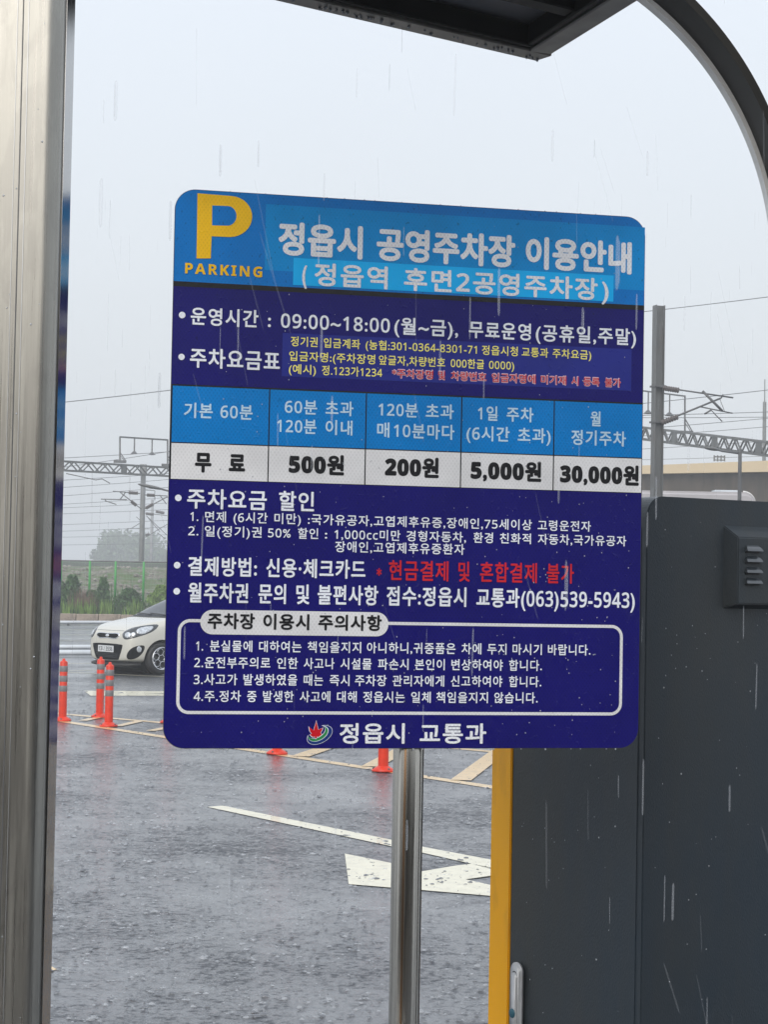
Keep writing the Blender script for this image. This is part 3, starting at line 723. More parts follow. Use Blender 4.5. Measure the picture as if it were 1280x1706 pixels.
# ================================================================== SMALL CAR
def build_car():
    hd = Vector((-.758, -.652, 0)); lf = Vector((.652, -.758, 0))
    cp = ground(264, 1124); cp.z = 0
    org = cp - hd * 1.15 - lf * .70
    root = empty('parked_car', org, math.atan2(hd.y, hd.x), 'cream small hatchback standing in the rain behind the orange posts', 'car')
    st = [  # x, w, zb, zs, wr, zt
        (1.795, .48, .27, .60, .40, .665), (1.77, .62, .235, .655, .52, .74), (1.70, .70, .215, .71, .58, .815), (1.55, .76, .20, .775, .62, .885), (1.30, .79, .19, .84, .64, .945),
        (1.02, .80, .19, .885, .655, .99), (.86, .80, .19, .905, .655, 1.03), (.55, .80, .19, .925, .63, 1.20), (.22, .80, .19, .945, .58, 1.37), (-.10, .80, .19, .96, .565, 1.455), (-.6, .80, .19, .985, .565, 1.475),
        (-1.1, .79, .19, 1.01, .555, 1.455), (-1.5, .775, .20, 1.02, .54, 1.37), (-1.68, .74, .22, 1.0, .50, 1.15), (-1.77, .66, .25, .90, .45, .96), (-1.795, .52, .28, .80, .40, .85)]
    bm = bmesh.new(); rows = []
    for x, w_, zb, zs, wr, zt in st:
        h = [(0, zb), (w_ * .80, zb), (w_ * .955, zb + .05), (w_ * .985, zb + .18), (w_, zb + (zs - zb) * .55), (w_ * .985, zs - (zs - zb) * .12), (w_ * .955, zs),
             (w_ * .955 + (wr - w_ * .955) * .30, zs + (zt - zs) * .34), (w_ * .955 + (wr - w_ * .955) * .70, zs + (zt - zs) * .72), (wr * .93, zt - (zt - zs) * .10), (wr * .6, zt - .006), (0, zt)]
        ring = [bm.verts.new((x, y, z)) for y, z in h] + [bm.verts.new((x, -y, z)) for y, z in h[-2:0:-1]]
        rows.append(ring)
    for a, b in zip(rows, rows[1:]):
        n = len(a)
        for k in range(n): bm.faces.new((a[k], a[(k + 1) % n], b[(k + 1) % n], b[k]))
    bm.faces.new(rows[0][::-1]); bm.faces.new(rows[-1]); recalc(bm)
    me = bpy.data.meshes.new('body'); bm.to_mesh(me); bm.free()
    hull = bpy.data.objects.new('hull_source', me); col.objects.link(hull)
    sm = hull.modifiers.new('s', 'SUBSURF'); sm.levels = 2; sm.render_levels = 2
    dg = bpy.context.evaluated_depsgraph_get(); dg.update()
    smooth = bpy.data.meshes.new_from_object(hull.evaluated_get(dg))
    bv = bmesh.new(); bv.from_mesh(smooth); tree = BVHTree.FromBMesh(bv); bv.free()
    # wheel arch cutters
    bm = bmesh.new()
    for x in (1.15, -1.235):
        bmesh.ops.create_cone(bm, cap_ends=True, segments=40, radius1=.335, radius2=.335, depth=2.2, matrix=Matrix.Translation((x, 0, .29)) @ Matrix.Rotation(R(90), 4, 'X'))
    cm = bpy.data.meshes.new('cut'); bm.to_mesh(cm); bm.free(); cut = bpy.data.objects.new('cut', cm); col.objects.link(cut)
    h2 = bpy.data.objects.new('h2', smooth); col.objects.link(h2)
    bo = h2.modifiers.new('b', 'BOOLEAN'); bo.object = cut; bo.operation = 'DIFFERENCE'; bo.solver = 'EXACT'
    dg.update(); dg = bpy.context.evaluated_depsgraph_get()
    body = bpy.data.meshes.new_from_object(h2.evaluated_get(dg)); body.materials.clear(); body.materials.append(M['car'])
    for p in body.polygons:
        p.use_smooth = True
    for o in (hull, h2, cut): bpy.data.objects.remove(o)
    bo_ = bpy.data.objects.new('body', body); col.objects.link(bo_); bo_.parent = root
    try:
        body.set_sharp_from_angle(angle=R(40))
    except Exception: pass
    for x in (1.15, -1.235):      # dark wheel wells
        bm = bmesh.new(); bmesh.ops.create_cone(bm, cap_ends=True, segments=24, radius1=.33, radius2=.33, depth=1.1, matrix=Matrix.Translation((x, 0, .30)) @ Matrix.Rotation(R(90), 4, 'X')); link('wheel_well', bm, M['void'], root)
    def patch(name, outline, frame, direction, m, off=.004, parent=None, n=12, thick=.006, smooth_=True):
        """outline (u, v) laid on the body: frame(u, v) gives a start point, direction the throw"""
        us = [p[0] for p in outline]; vs = [p[1] for p in outline]; bm = bmesh.new()
        pts = []
        for i in range(len(outline)):
            a = outline[i]; b = outline[(i + 1) % len(outline)]
            k = max(1, int(math.hypot(b[0] - a[0], b[1] - a[1]) / .03))
            for j in range(k): pts.append((a[0] + (b[0] - a[0]) * j / k, a[1] + (b[1] - a[1]) * j / k))
        f = bm.faces.new([bm.verts.new((u, v, 0)) for u, v in pts])
        # slice into a grid so that the patch can follow the body
        for k in range(1, n):
            t = min(us) + (max(us) - min(us)) * k / n
            bmesh.ops.bisect_plane(bm, geom=bm.verts[:] + bm.edges[:] + bm.faces[:], plane_co=(t, 0, 0), plane_no=(1, 0, 0))
            t = min(vs) + (max(vs) - min(vs)) * k / n
            bmesh.ops.bisect_plane(bm, geom=bm.verts[:] + bm.edges[:] + bm.faces[:], plane_co=(0, t, 0), plane_no=(0, 1, 0))
        d = Vector(direction).normalized()
        for v in bm.verts:
            p = frame(v.co.x, v.co.y); hit, no, _, _ = tree.ray_cast(p, d)
            v.co = (hit - d * off) if hit else p
        recalc(bm)
        if bm.faces and sum((f.normal.dot(d) for f in bm.faces)) > 0:
            for f in bm.faces: f.normal_flip()
        g = bmesh.ops.extrude_face_region(bm, geom=bm.faces[:])
        bmesh.ops.translate(bm, vec=d * (off + .012), verts=[v for v in g['geom'] if isinstance(v, bmesh.types.BMVert)])
        recalc(bm)
        return link(name, bm, m, parent or root, smooth_)
    fr = lambda u, v: Vector((3, u, v)); dF = (-1, 0, 0)
    sl = lambda u, v: Vector((u, 3, v)); dL = (0, -1, 0)
    def smoothed(p, n=3):
        for _ in range(n):
            q = []
            for i in range(len(p)):
                a = p[i]; b = p[(i + 1) % len(p)]
                q += [(a[0] * .75 + b[0] * .25, a[1] * .75 + b[1] * .25), (a[0] * .25 + b[0] * .75, a[1] * .25 + b[1] * .75)]
            p = q
        return p
    # grille with chrome surround
    gr = smoothed([(-.36, .685), (-.30, .725), (-.08, .715), (.08, .715), (.30, .725), (.36, .685), (.25, .635), (.07, .645), (-.07, .645), (-.25, .635)], 2)
    o = patch('grille', [(u * 1.08, .682 + (v - .682) * 1.35) for u, v in gr], fr, dF, M['chrome'], .006)
    patch('grille_mesh', gr, fr, dF, M['void'], .014, o)
    em = [(.055 * math.cos(a), .682 + .026 * math.sin(a)) for a in [k * math.pi / 8 for k in range(16)]]
    patch('badge', em, fr, dF, M['chrome'], .020, o, 4)
    # lower intake, plate
    patch('lower_intake', smoothed([(-.47, .54), (.47, .54), (.49, .50), (.38, .275), (.32, .25), (-.32, .25), (-.38, .275), (-.49, .50)], 2), fr, dF, M['void'], .006)
    for k in range(3): patch('intake_bar', [(-.34 + k * .02, .36 - k * .03), (.34 - k * .02, .36 - k * .03), (.34 - k * .02, .354 - k * .03), (-.34 + k * .02, .354 - k * .03)], fr, dF, M['lamp_dark'], .012)
    px_ = tree.ray_cast(Vector((3, 0, .47)), Vector((-1, 0, 0)))[0].x + .03
    bm = bmesh.new(); box(bm, (0, 0, 0), (.012, .50, .115)); pl = link('number_plate', bm, M['plate'], root, False, (px_, .0, .445))
    vs, fs = glyph_mesh('13나 3536', 1.0, True); mnx = min(v.x for v in vs); mxx = max(v.x for v in vs); k_ = .44 / (mxx - mnx)
    me = bpy.data.meshes.new('plate_text'); me.from_pydata([(.0075, (v.x - (mnx + mxx) / 2) * k_, (v.y - .36) * .105) for v in vs], [], fs); me.materials.append(M['plate_ink'])
    t = bpy.data.objects.new('plate_text', me); col.objects.link(t); t.parent = pl
    for s in (1, -1):
        fog = smoothed([(s * .50, .265), (s * .46, .32), (s * .50, .41), (s * .61, .50), (s * .74, .535), (s * .765, .49), (s * .73, .38), (s * .64, .29)], 2)
        dF2 = Vector((-1, -s * .45, 0)); frs = lambda u, v, s=s: Vector((1.5, u, v)) - Vector((-1, -s * .45, 0)) * 1.2
        o = patch('fog_lamp_recess', fog, frs, dF2, M['void'], .004)
        ln = [(s * .69 + .032 * math.cos(a), .455 + .055 * math.sin(a)) for a in [k * math.pi / 8 for k in range(16)]]
        patch('fog_lamp', ln, frs, dF2, M['lamp_glass'], .012, o, 5)
        # headlight sweeps back over the wing; thrown diagonally from the corner
        dH = Vector((-1, -s * 1.0, -.15)).normalized(); side = Vector((-1, s * 1.0, 0)).normalized()
        base = Vector((1.58, s * .68, .75)) - dH * 1.2
        frh = lambda u, v, base=base, side=side: base + side * u + Vector((0, 0, v))
        hl = smoothed([(-.28, -.11), (-.31, .0), (-.14, .09), (.08, .14), (.32, .185), (.29, .09), (.19, .0), (-.02, -.09), (-.2, -.14)], 2)
        o = patch('headlight', hl, frh, dH, M['lamp_dark'], .004)
        inn = smoothed([(-.05, .0), (-.02, .075), (.10, .12), (.24, .14), (.215, .06), (.12, -.015), (.04, -.04)], 2)
        patch('reflector', inn, frh, dH, M['lamp_glass'], .010, o, 8)
        for cx, cz, r in ((-.185, -.05, .060), (-.085, -.035, .040)):
            patch('bulb_housing', [(cx + r * math.cos(a), cz + r * .9 * math.sin(a)) for a in [k * math.pi / 8 for k in range(16)]], frh, dH, M['lamp_glass'], .011, o, 4)
        # side glass
        sgn = lambda u, v, s=s: Vector((u, s * 3, v)); dS = (0, -s, 0)
        patch('side_window', smoothed([(.52, .99), (.10, 1.33), (-.30, 1.385), (-.42, 1.385), (-.42, 1.01)], 1), sgn, dS, M['glass'], .004)
        patch('side_window', smoothed([(-.48, 1.01), (-.48, 1.385), (-1.0, 1.36), (-1.22, 1.25), (-1.30, 1.08), (-1.1, 1.05)], 1), sgn, dS, M['glass'], .004)
        for x0, zz in ((.70, 0), (-.45, 0), (-1.15, .1)):
            patch('door_gap', [(x0, .30 + zz), (x0 + .008, .30 + zz), (x0 + .008, .90), (x0, .90)], sgn, dS, M['black'], .0015, None, 6)
        patch('sill_trim', [(.80, .20), (.80, .27), (-.88, .27), (-.88, .20)], sgn, dS, M['black'], .004)
        bm = bmesh.new(); bmesh.ops.create_icosphere(bm, subdivisions=3, radius=1, matrix=Matrix.Translation((.50, s * .90, 1.0)) @ Matrix.Diagonal((.075, .105, .07, 1))); bar(bm, (.5, s * .76, .97), (.5, s * .86, .98), .04)
        link('door_mirror', bm, M['car'], root, True)
        patch('door_handle', [(-.22, .80), (-.36, .80), (-.36, .825), (-.22, .825)], sgn, dS, M['car'], .02)
        patch('tail_light', smoothed([(s * .55, .80), (s * .70, .80), (s * .70, 1.02), (s * .58, 1.02)], 1), lambda u, v: Vector((-3, u, v)), (1, 0, 0), M['orange'], .006)
    # windscreen, thrown straight down its own slope
    dW = Vector((-.75, 0, -.66)).normalized(); bw = Vector((.55, 0, 1.22)) - dW * 1.0; upw = Vector((-.66, 0, .75))
    frw = lambda u, v: bw + Vector((0, u, 0)) + upw * v
    o = patch('windscreen', smoothed([(-.66, -.335), (0, -.375), (.66, -.335), (.665, -.30), (.545, .24), (.50, .285), (0, .30), (-.50, .285), (-.545, .24), (-.665, -.30)], 1), frw, dW, M['glass'], .004, n=14)
    patch('cowl', [(-.66, -.40), (0, -.43), (.66, -.40), (.66, -.335), (0, -.372), (-.66, -.335)], frw, dW, M['black'], .006, n=10)
    for a, b in (((.50, -.33), (-.10, -.28)), ((-.02, -.33), (-.60, -.27))):
        h = [tree.ray_cast(frw(a[0] + (b[0] - a[0]) * k / 6, a[1] + (b[1] - a[1]) * k / 6), dW)[0] - dW * .02 for k in range(7)]
        bm = bmesh.new(); tube(bm, h, .010, 6); link('wiper', bm, M['black'], root)
    patch('rear_window', smoothed([(-.50, 1.05), (.50, 1.05), (.46, 1.30), (-.46, 1.30)], 1), lambda u, v: Vector((-3, u, v)), (1, 0, 0), M['glass'], .004)
    # bonnet gap and lower lip
    patch('bonnet_gap', [(-.45, .770), (0, .768), (.45, .770), (.45, .776), (0, .774), (-.45, .776)], fr, dF, M['lamp_dark'], .002, n=10)
    bm = bmesh.new(); pts = [(1.55, -.72, .185), (1.72, -.60, .175), (1.80, -.35, .17), (1.81, 0, .17), (1.80, .35, .17), (1.72, .60, .175), (1.55, .72, .185)]
    tube(bm, pts, .026, 8); link('front_lip', bm, M['black'], root, True)
    bm = bmesh.new(); box(bm, (.2, 0, .20), (2.9, 1.1, .10)); box(bm, (1.42, 0, .17), (.35, .9, .10)); link('underbody', bm, M['black'], root)
    # wheels
    def wheel(x, s):
        wr = empty('wheel', (x, s * .705, .29)); wr.parent = root; wr.rotation_euler = (0, 0, R(0) if s > 0 else R(180))
        mt = Matrix.Rotation(R(-90), 4, 'X')
        bm = bmesh.new(); lathe(bm, [(.195, -.085), (.265, -.085), (.286, -.06), (.290, 0), (.286, .06), (.265, .085), (.205, .088), (.195, .07)], 40, mt, False); link('tyre', bm, M['tyre'], wr, True)
        bm = bmesh.new(); lathe(bm, [(.200, .084), (.206, .092), (.192, .092), (.186, .06)], 40, mt, False); lathe(bm, [(.188, .03), (.0, .03)], 30, mt, False)
        rim = link('rim', bm, [M['lamp_dark']], wr, True)
        bm = bmesh.new(); lathe(bm, [(.196, .082), (.208, .094), (.190, .095), (.182, .07)], 40, mt, False)
        for k in range(6):
            a = k * math.pi / 3 + .3; cx, cz = .118 * math.cos(a), .118 * math.sin(a)
            ring = [(cx + .062 * math.cos(t) , .072, cz + .062 * math.sin(t)) for t in [j * math.pi / 9 for j in range(19)]]
            tube(bm, ring, .0095, 6, False)
        link('rim_ring', bm, M['chrome'], wr, True)
        bm = bmesh.new()
        for k in range(6):
            a = k * math.pi / 3 + .3 + math.pi / 6; bar(bm, (0, .062, 0), (.19 * math.cos(a), .066, .19 * math.sin(a)), .04, .03, Vector((0, 1, 0)))
        lathe(bm, [(.045, .06), (.04, .08), (0, .082)], 16, mt, False); link('spokes', bm, M['black'], wr)
    for x in (1.15, -1.235):
        for s in (1, -1): wheel(x, s)
build_car()

# ================================================================== ORANGE DELINEATOR POSTS
def make_post(label, px, py, tilt=0):
    g = ground(px, py); root = empty('delineator_post', (g.x, g.y, .006), 0, label, 'traffic post', 'orange delineator posts along the hatched island')
    bm = bmesh.new(); lathe(bm, [(.105, 0), (.105, .014), (.085, .028), (.055, .045), (.050, .05)], 24); link('base', bm, M['orange'], root, True)
    bm = bmesh.new(); lathe(bm, [(.048, .045), (.046, .69), (.043, .698), (.030, .706), (.020, .708), (.018, .725), (.012, .735), (.0, .736)], 24, None, False); link('tube', bm, M['orange'], root, True)
    for z0, z1 in ((.335, .385), (.435, .495), (.580, .655)) if False else ((.345, .415), (.462, .532), (.580, .648)):
        bm = bmesh.new(); lathe(bm, [(.0475, z0), (.0488, z0 + .003), (.0488, z1 - .003), (.0475, z1)], 24, None, False); link('reflective_band', bm, M['band'], root, True)
    for k in range(3):
        a = k * 2.094 + .5; bm = bmesh.new(); lathe(bm, [(.011, .012), (.011, .03), (.006, .034)], 8, Matrix.Translation((.088 * math.cos(a), .088 * math.sin(a), 0))); link('bolt', bm, M['galv_dark'], root)
    return root
p0 = make_post('orange delineator post half hidden by the stainless shelter post', 103.5, 1201.5)
for (px, py, lb) in ((165.5, 1195.5, 'orange delineator post standing in front of the car number plate'), (180.5, 1211, 'nearer orange post in front of the small car bumper'),
                     (281, 1205, 'orange post hidden behind the left edge of the sign'), (461.5, 1257, 'orange post with only its flange showing under the sign'), (638.5, 1286, 'orange post just left of the sign pole')):
    c = copy_tree(p0); g = ground(px, py); c.location = (g.x, g.y, .006); c['label'] = lb; c.rotation_euler.z = random.uniform(0, 2)

# ================================================================== PARKING SIGN
YAW = R(12.5)
SN = Vector((math.sin(YAW), -math.cos(YAW), 0)); SU = Vector((math.cos(YAW), math.sin(YAW), 0))
SC = ray(675, 790) * 4.27 + CAM
def sign_point(px, py):
    d = ray(px, py); t = (SC - CAM).dot(SN) / d.dot(SN); return CAM + d * t
pole_c = sign_point(689, 1250) - SN * .045; ORG = Vector((pole_c.x, pole_c.y, 0)) + SN * .045
def SL(px, py):
    q = sign_point(px, py) - ORG; return (q.dot(SU), q.z)
sroot = empty('parking_sign', ORG, YAW, 'blue Korean parking fee sign on a stainless steel pole', 'sign')
NAVY = (.008, .006, .145); SKY = (.004, .115, .36); HEAD = (.0, .19, .60)
M['navy'] = sheeting('navy_film', NAVY, .12, .30, .16, .5)
M['head'] = sheeting('header_blue_film', HEAD, .05, .34, .12, .55)
M['head2'] = sheeting('teal_blue_film', (.0, .28, .70), .05, .34, .12, .55)
M['sky_blue'] = sheeting('table_blue_film', (.0, .20, .58), .10, .32, .12, .3)
M['bright'] = sheeting('bright_blue_sticker', (.0, .48, 1.0), .0, .3, .3, 0)
M['sticker'] = sheeting('indigo_sticker', (.014, .022, .24), .0, .34, .4, .2)
M['white_film'] = sheeting('silver_white_film', (.76, .76, .77), .07, .35, .15, 0)
M['text_film'] = sheeting('lettering_white_film', (.84, .87, .94), .06, .35, .15, 0)
M['title_film'] = sheeting('title_grey_film', (.86, .88, .92), .10, .4, .15, 0)
M['text_blue'] = sheeting('pale_blue_lettering', (.52, .70, .84), .06, .35, .1, 0)
M['gold'] = sheeting('golden_film', (.95, .56, .01), .06, .35, .2, 0)
M['lemon'] = sheeting('lemon_lettering', (.95, .86, .22), .0, .35, .1, 0)
M['red'] = sheeting('red_lettering', (.60, .022, .035), .0, .35, .1, 0)
M['pink_out'] = sheeting('pale_red_outline', (.80, .55, .62), .0, .35, .1, 0)
M['ink'] = sheeting('black_film', (.014, .014, .016), .0, .3, .3, 0)
M['leaf_red'] = sheeting('emblem_red', (.62, .01, .02), .0, .35, .1, 0)
M['logo_green'] = sheeting('emblem_green', (.03, .28, .08), .0, .35, .1, 0)
M['logo_blue'] = sheeting('emblem_blue', (.01, .04, .20), .0, .35, .1, 0)

(xa, za), (xb, zb_), (xc, zc), (xd, zd) = SL(290, 313), SL(1077, 363), SL(1063.5, 1247), SL(272.5, 1247)
X0, X1, Z0, Z1 = (xa + xd) / 2, (xb + xc) / 2, (zc + zd) / 2, (za + zb_) / 2
CR = .046
bm = bmesh.new(); poly_prism(bm, rrect(X0, X1, Z0, Z1, CR, 12), .0, .003); recalc(bm)
panel = link('sign_panel', bm, M['alu_edge'], sroot)
def film(name, pts, y, m, parent=None):
    bm = bmesh.new(); f = flat(bm, pts, -y)
    bm.normal_update()
    if f.normal.y > 0: f.normal_flip()
    bmesh.ops.triangulate(bm, faces=bm.faces[:])
    return link(name, bm, m, parent or panel)
e = .0012
film('navy_ground', rrect(X0 + e, X1 - e, Z0 + e, Z1 - e, CR - e, 12), .0004, M['navy'])
def zat(*pts): return sum(SL(x, y)[1] for x, y in pts) / len(pts)
zh = zat((290, 467.5), (1073, 509.5)); zk = zat((290, 475.5), (1073, 518))
film('header', rrect(X0 + e, X1 - e, zh, Z1 - e, CR - e, 12, (0, 1, 1, 0)), .0008, M['head'])
film('black_band', [(X0 + e, zk), (X1 - e, zk), (X1 - e, zh), (X0 + e, zh)], .0008, M['ink'])
x_, _ = SL(442, 390); zt_ = zat((442, 339), (1073, 380)); zb2 = zat((442, 449), (1073, 485))
film('header_patch', [(x_, zb2), (X1 - e, zb2), (X1 - e, zt_), (x_, zt_)], .0010, M['head2'])
def rect_px(name, l, r, tl, bl, m, y, parent=None):
    """l, r: pixel x at the row; tl, bl: (y at l, y at r) of top and bottom"""
    a, b = SL(l, (tl[0] + bl[0]) / 2)[0], SL(r, (tl[1] + bl[1]) / 2)[0]; t = zat((l, tl[0]), (r, tl[1])); u = zat((l, bl[0]), (r, bl[1]))
    return film(name, [(a, u), (b, u), (b, t), (a, t)], y, m, parent)
rect_px('name_sticker', 488.5, 1022.5, (428.5, 460.5), (474.5, 503), M['bright'], .0014)
rect_px('account_sticker', 470, 1052.5, (553, 583.5), (625, 653), M['sticker'], .0010)
# table
ztop = zat((286, 639.5), (1071, 671.5)); zt1_ = zat((286, 642.5), (1071, 674)); zmid = zat((284, 735.5), (1070, 765)); zbot = zat((283, 797), (1069, 821.5))
film('table_ground', [(X0 + e, zbot - .0012), (X1 - e, zbot - .0012), (X1 - e, ztop), (X0 + e, ztop)], .0010, M['ink'])
cols = [X0 + .004] + [(SL(a, 660)[0] + SL(b, 790)[0]) / 2 for a, b in ((448.8, 446.5), (610.3, 608.2), (769.3, 767.9), (923.6, 922.6))] + [X1 - .002]
hw = .0014
for i in range(5):
    a, b = cols[i] + (hw if i else 0), cols[i + 1] - (hw if i < 4 else 0)
    film('fee_heading_cell', [(a, zmid + .0012), (b, zmid + .0012), (b, zt1_), (a, zt1_)], .0014, M['sky_blue'])
    film('fee_cell', [(a, zbot), (b, zbot), (b, zmid - .0012), (a, zmid - .0012)], .0014, M['white_film'])

# ---- lettering
_h = glyph_mesh('공')[0]; HB = min(v.y for v in _h); HH = max(v.y for v in _h) - HB      # Hangul ink bottom and height for size 1
_n = glyph_mesh('0')[0]; NB = min(v.y for v in _n); NH = max(v.y for v in _n) - NB
HANG = lambda t: any('\uac00' <= c <= '\ud7a3' for c in t)
def letter_line(words, yb, h, m, wt=.03, y=.0018, parent=None, slope_ref=None, space=1.06, name='lettering', digits=False, bold=False):
    """words: (text, x left, x right) in photo pixels; yb: ink bottom at the first word; h: Hangul ink height in pixels"""
    x00 = words[0][1]; base = SL(x00, yb)[1]; hm = SL(x00, yb - h)[1] - base
    ring = [(0, 0)] + [(math.cos(k * math.pi / 4), math.sin(k * math.pi / 4)) for k in range(8)]
    for txt, xl, xr in words:
        verts = []; faces = []
        vs, fs = glyph_mesh(txt, space, bold)
        sz = hm / (NH if digits else HH); z0 = base - (NB if digits else HB) * sz
        mnx = min(v.x for v in vs); mxx = max(v.x for v in vs)
        u0, u1 = SL(xl, yb)[0], SL(xr, yb)[0]; d = wt * sz
        sx_ = (u1 - u0 - 2 * d) / (mxx - mnx)
        for k, (ox, oz) in enumerate(ring):
            b = len(verts)
            for v in vs: verts.append((u0 + d + (v.x - mnx) * sx_ + ox * d, -(y + k * .00004), z0 + v.y * sz + oz * d))
            for f in fs: faces.append(tuple(i + b for i in f))
        me = bpy.data.meshes.new(name); me.from_pydata(verts, [], faces); me.update()
        if me.polygons[0].normal.y > 0: me.flip_normals()
        me.materials.append(m)
        o = bpy.data.objects.new(name, me); col.objects.link(o); o.parent = parent or panel
T, TB = M['text_film'], M['text_blue']
def dot(px, py, r, m=T):
    x, z = SL(px, py); k = r / 750
    film('bullet', [(x + k * math.cos(a), z + k * math.sin(a)) for a in [i * math.pi / 12 for i in range(24)]], .0018, m)
# big P
def LP(x, y): return SL(270 + x / 3.122, 300 + y / 3.122)
pts = [LP(178, 408), LP(252, 408), LP(257, 293)]
def arcp(cx, cy, rx, ry, a0, a1, n=10): return [LP(cx + rx * math.cos(R(a0 + (a1 - a0) * i / n)), cy - ry * math.sin(R(a0 + (a1 - a0) * i / n))) for i in range(n + 1)]
outer = [LP(352, 297)] + arcp(352, 190, 116, 107, -88, 84, 16) + [LP(183, 69)]
film('letter_p', pts + outer, .0018, M['gold'])
inner = [LP(260, 133), LP(259, 236)] + arcp(340, 187, 46, 51, -85, 88, 12)
film('letter_p_counter', inner, .0021, M['head'])
letter_line([('PARKING', 307.8, 436.6)], 455.5, 17.5, M['gold'], .012, digits=True, space=1.25, bold=True)
letter_line([('정읍시', 463, 604), ('공영주차장', 627, 858.6), ('이용안내', 876, 1053)], 422.7, 49, M['title_film'], .038, space=1.03, name='title_lettering')
letter_line([('(', 503, 511), ('정읍역', 523.5, 645.7), ('후면2공영주차장', 673, 996), (')', 1003, 1014.5)], 474.0, 34.5, M['title_film'], .027, y=.0022, space=1.12)
dot(303, 525, 5.4)
letter_line([('운영시간', 317, 430), (':', 446, 451), ('09:00~18:00', 467.6, 649.6), ('(월~금),', 657, 763.5), ('무료운영', 781.5, 885), ('(공휴일,주말)', 893, 1060.4)], 540.5, 27, T, .021, space=1.12)
dot(302, 594.7, 5.2)
letter_line([('주차요금표', 315.8, 466)], 611.5, 30, T, .021, space=1.1)
for a, b, c in (((('정기권', 484, 529), ('입금계좌', 539, 600), ('(농협:301-0364-8301-71', 609, 794.7), ('정읍시청', 803, 863), ('교통과', 869.5, 914), ('주차요금)', 921, 985.6)), 576.5, 15.2),
                ((('입금자명:(주차장명', 481.4, 625), ('앞글자,차량번호', 631, 742), ('000한글', 751, 807), ('0000)', 815, 857)), 600.8, 15.2),
                ((('(예시)', 480.8, 526), ('정.123가1234', 536, 636.8)), 622.5, 15.2)):
    letter_line(a, b, c, M['lemon'], .014, space=1.08)
redl = (('*주차장명', 652.8, 721.8), ('및', 730, 742), ('차량번호', 751, 811), ('입금자명에', 819, 893), ('미기재', 901, 944), ('시', 952, 964.3), ('등록', 972, 999.7), ('불가', 1008, 1035))
letter_line(redl, 629.2, 14.2, M['pink_out'], .06, y=.0014, space=1.05, name='lettering_outline')
letter_line(redl, 628.8, 13.2, M['red'], .010, y=.0022, space=1.05)
W3 = .020
for wds, yb, h in (((('기본', 306, 354), ('60분', 366.7, 420.5)), 695.5, 23.5), ((('60분', 474, 528), ('초과', 542, 588.7)), 689, 22.5), ((('120분', 461, 527), ('이내', 542, 587)), 721, 23),
                   ((('120분', 630.3, 696), ('초과', 709.4, 756)), 693.5, 22.5), ((('매', 628, 648.6), ('10분마다', 656, 757)), 728, 23), ((('1일', 796, 829), ('주차', 844, 889)), 700, 22.5),
                   ((('(6시간', 777, 849), ('초과)', 862.6, 917.7)), 733.5, 23), ((('월', 984, 1001),), 709.7, 23), ((('정기주차', 952, 1043),), 740.5, 23)):
    letter_line(wds, yb, h, TB, W3, space=1.12)
for wds, yb, h in (((('무', 324, 351.7), ('료', 380.5, 408)), 785.4, 30), ((('500원', 480.5, 573),), 788.5, 30), ((('200원', 641, 731),), 793, 30), ((('5,000원', 784, 902),), 798.5, 30), ((('30,000원', 933, 1064.7),), 804.5, 30)):
    letter_line(wds, yb, h, M['ink'], .045, space=1.12, name='price_lettering', bold=True)
dot(296.6, 829.5, 5.4)
letter_line([('주차요금', 311, 444), ('할인', 464, 523)], 846.3, 30.5, T, .021, space=1.1)
letter_line([('1.', 316.4, 330), ('면제', 341, 376), ('(6시간', 388.5, 445.5), ('미만)', 456.7, 501), (':국가유공자,고엽제후유증,장애인,75세이상', 512.8, 886.5), ('고령운전자', 896, 985)], 869, 17, T, .015, space=1.12)
letter_line([('2.', 313, 330), ('일(정기)권', 340.5, 435.6), ('50%', 446, 484), ('할인', 496, 530), (':', 541, 545), ('1,000cc미만', 557, 667), ('경형자동차,', 677, 776.6), ('환경', 788.8, 821.6), ('친화적', 833, 885), ('자동차,국가유공자', 896.4, 1044)], 893, 17, T, .015, space=1.12)
letter_line([('장애인,고엽제후유증환자', 558, 774)], 919.5, 17, T, .015, space=1.12)
dot(294.7, 941.6, 5.4)
letter_line([('결제방법:', 312.6, 427.6), ('신용·체크카드', 443, 608.6)], 958.5, 29.5, T, .022, space=1.1)
letter_line([('현금결제', 647.3, 747), ('및', 763.5, 782.5), ('혼합결제', 799.6, 894.7), ('불가', 911, 956.4)], 966.2, 31, M['red'], .016, space=1.1)
letter_line([('*', 627, 635.5)], 969, 24, M['red'], .014)
dot(294, 985, 5.4)
letter_line([('월주차권', 312.6, 413), ('문의', 430, 476), ('및', 493, 515), ('불편사항', 528.8, 630), ('접수:정읍시', 643.8, 777), ('교통과(063)539-5943)', 793.7, 1058)], 1003, 30.5, T, .022, space=1.1)
# caution box
bx0, bx1 = SL(294.5, 1110)[0], SL(1037.5, 1110)[0]; bz1 = zat((320, 1032), (1020, 1040.5)); bz0 = zat((320, 1189.3), (1020, 1192.2))
ou = rrect(bx0, bx1, bz0, bz1, .027, 10); k = .0068; inn = rrect(bx0 + k, bx1 - k, bz0 + k, bz1 - k, .027 - k, 10)
bm = bmesh.new(); A_ = [bm.verts.new((x, -.0012, z)) for x, z in ou]; B_ = [bm.verts.new((x, -.0012, z)) for x, z in inn]
for i in range(len(ou)): j = (i + 1) % len(ou); bm.faces.new((A_[i], A_[j], B_[j], B_[i]))
recalc(bm)
for f in bm.faces:
    if f.normal.y > 0: f.normal_flip()
link('caution_border', bm, M['white_film'], panel)
p0x, p1x = SL(333.4, 1036)[0], SL(647, 1042)[0]; pz1 = zat((355, 1014.8), (625, 1021)); pz0 = zat((355, 1056), (625, 1061))
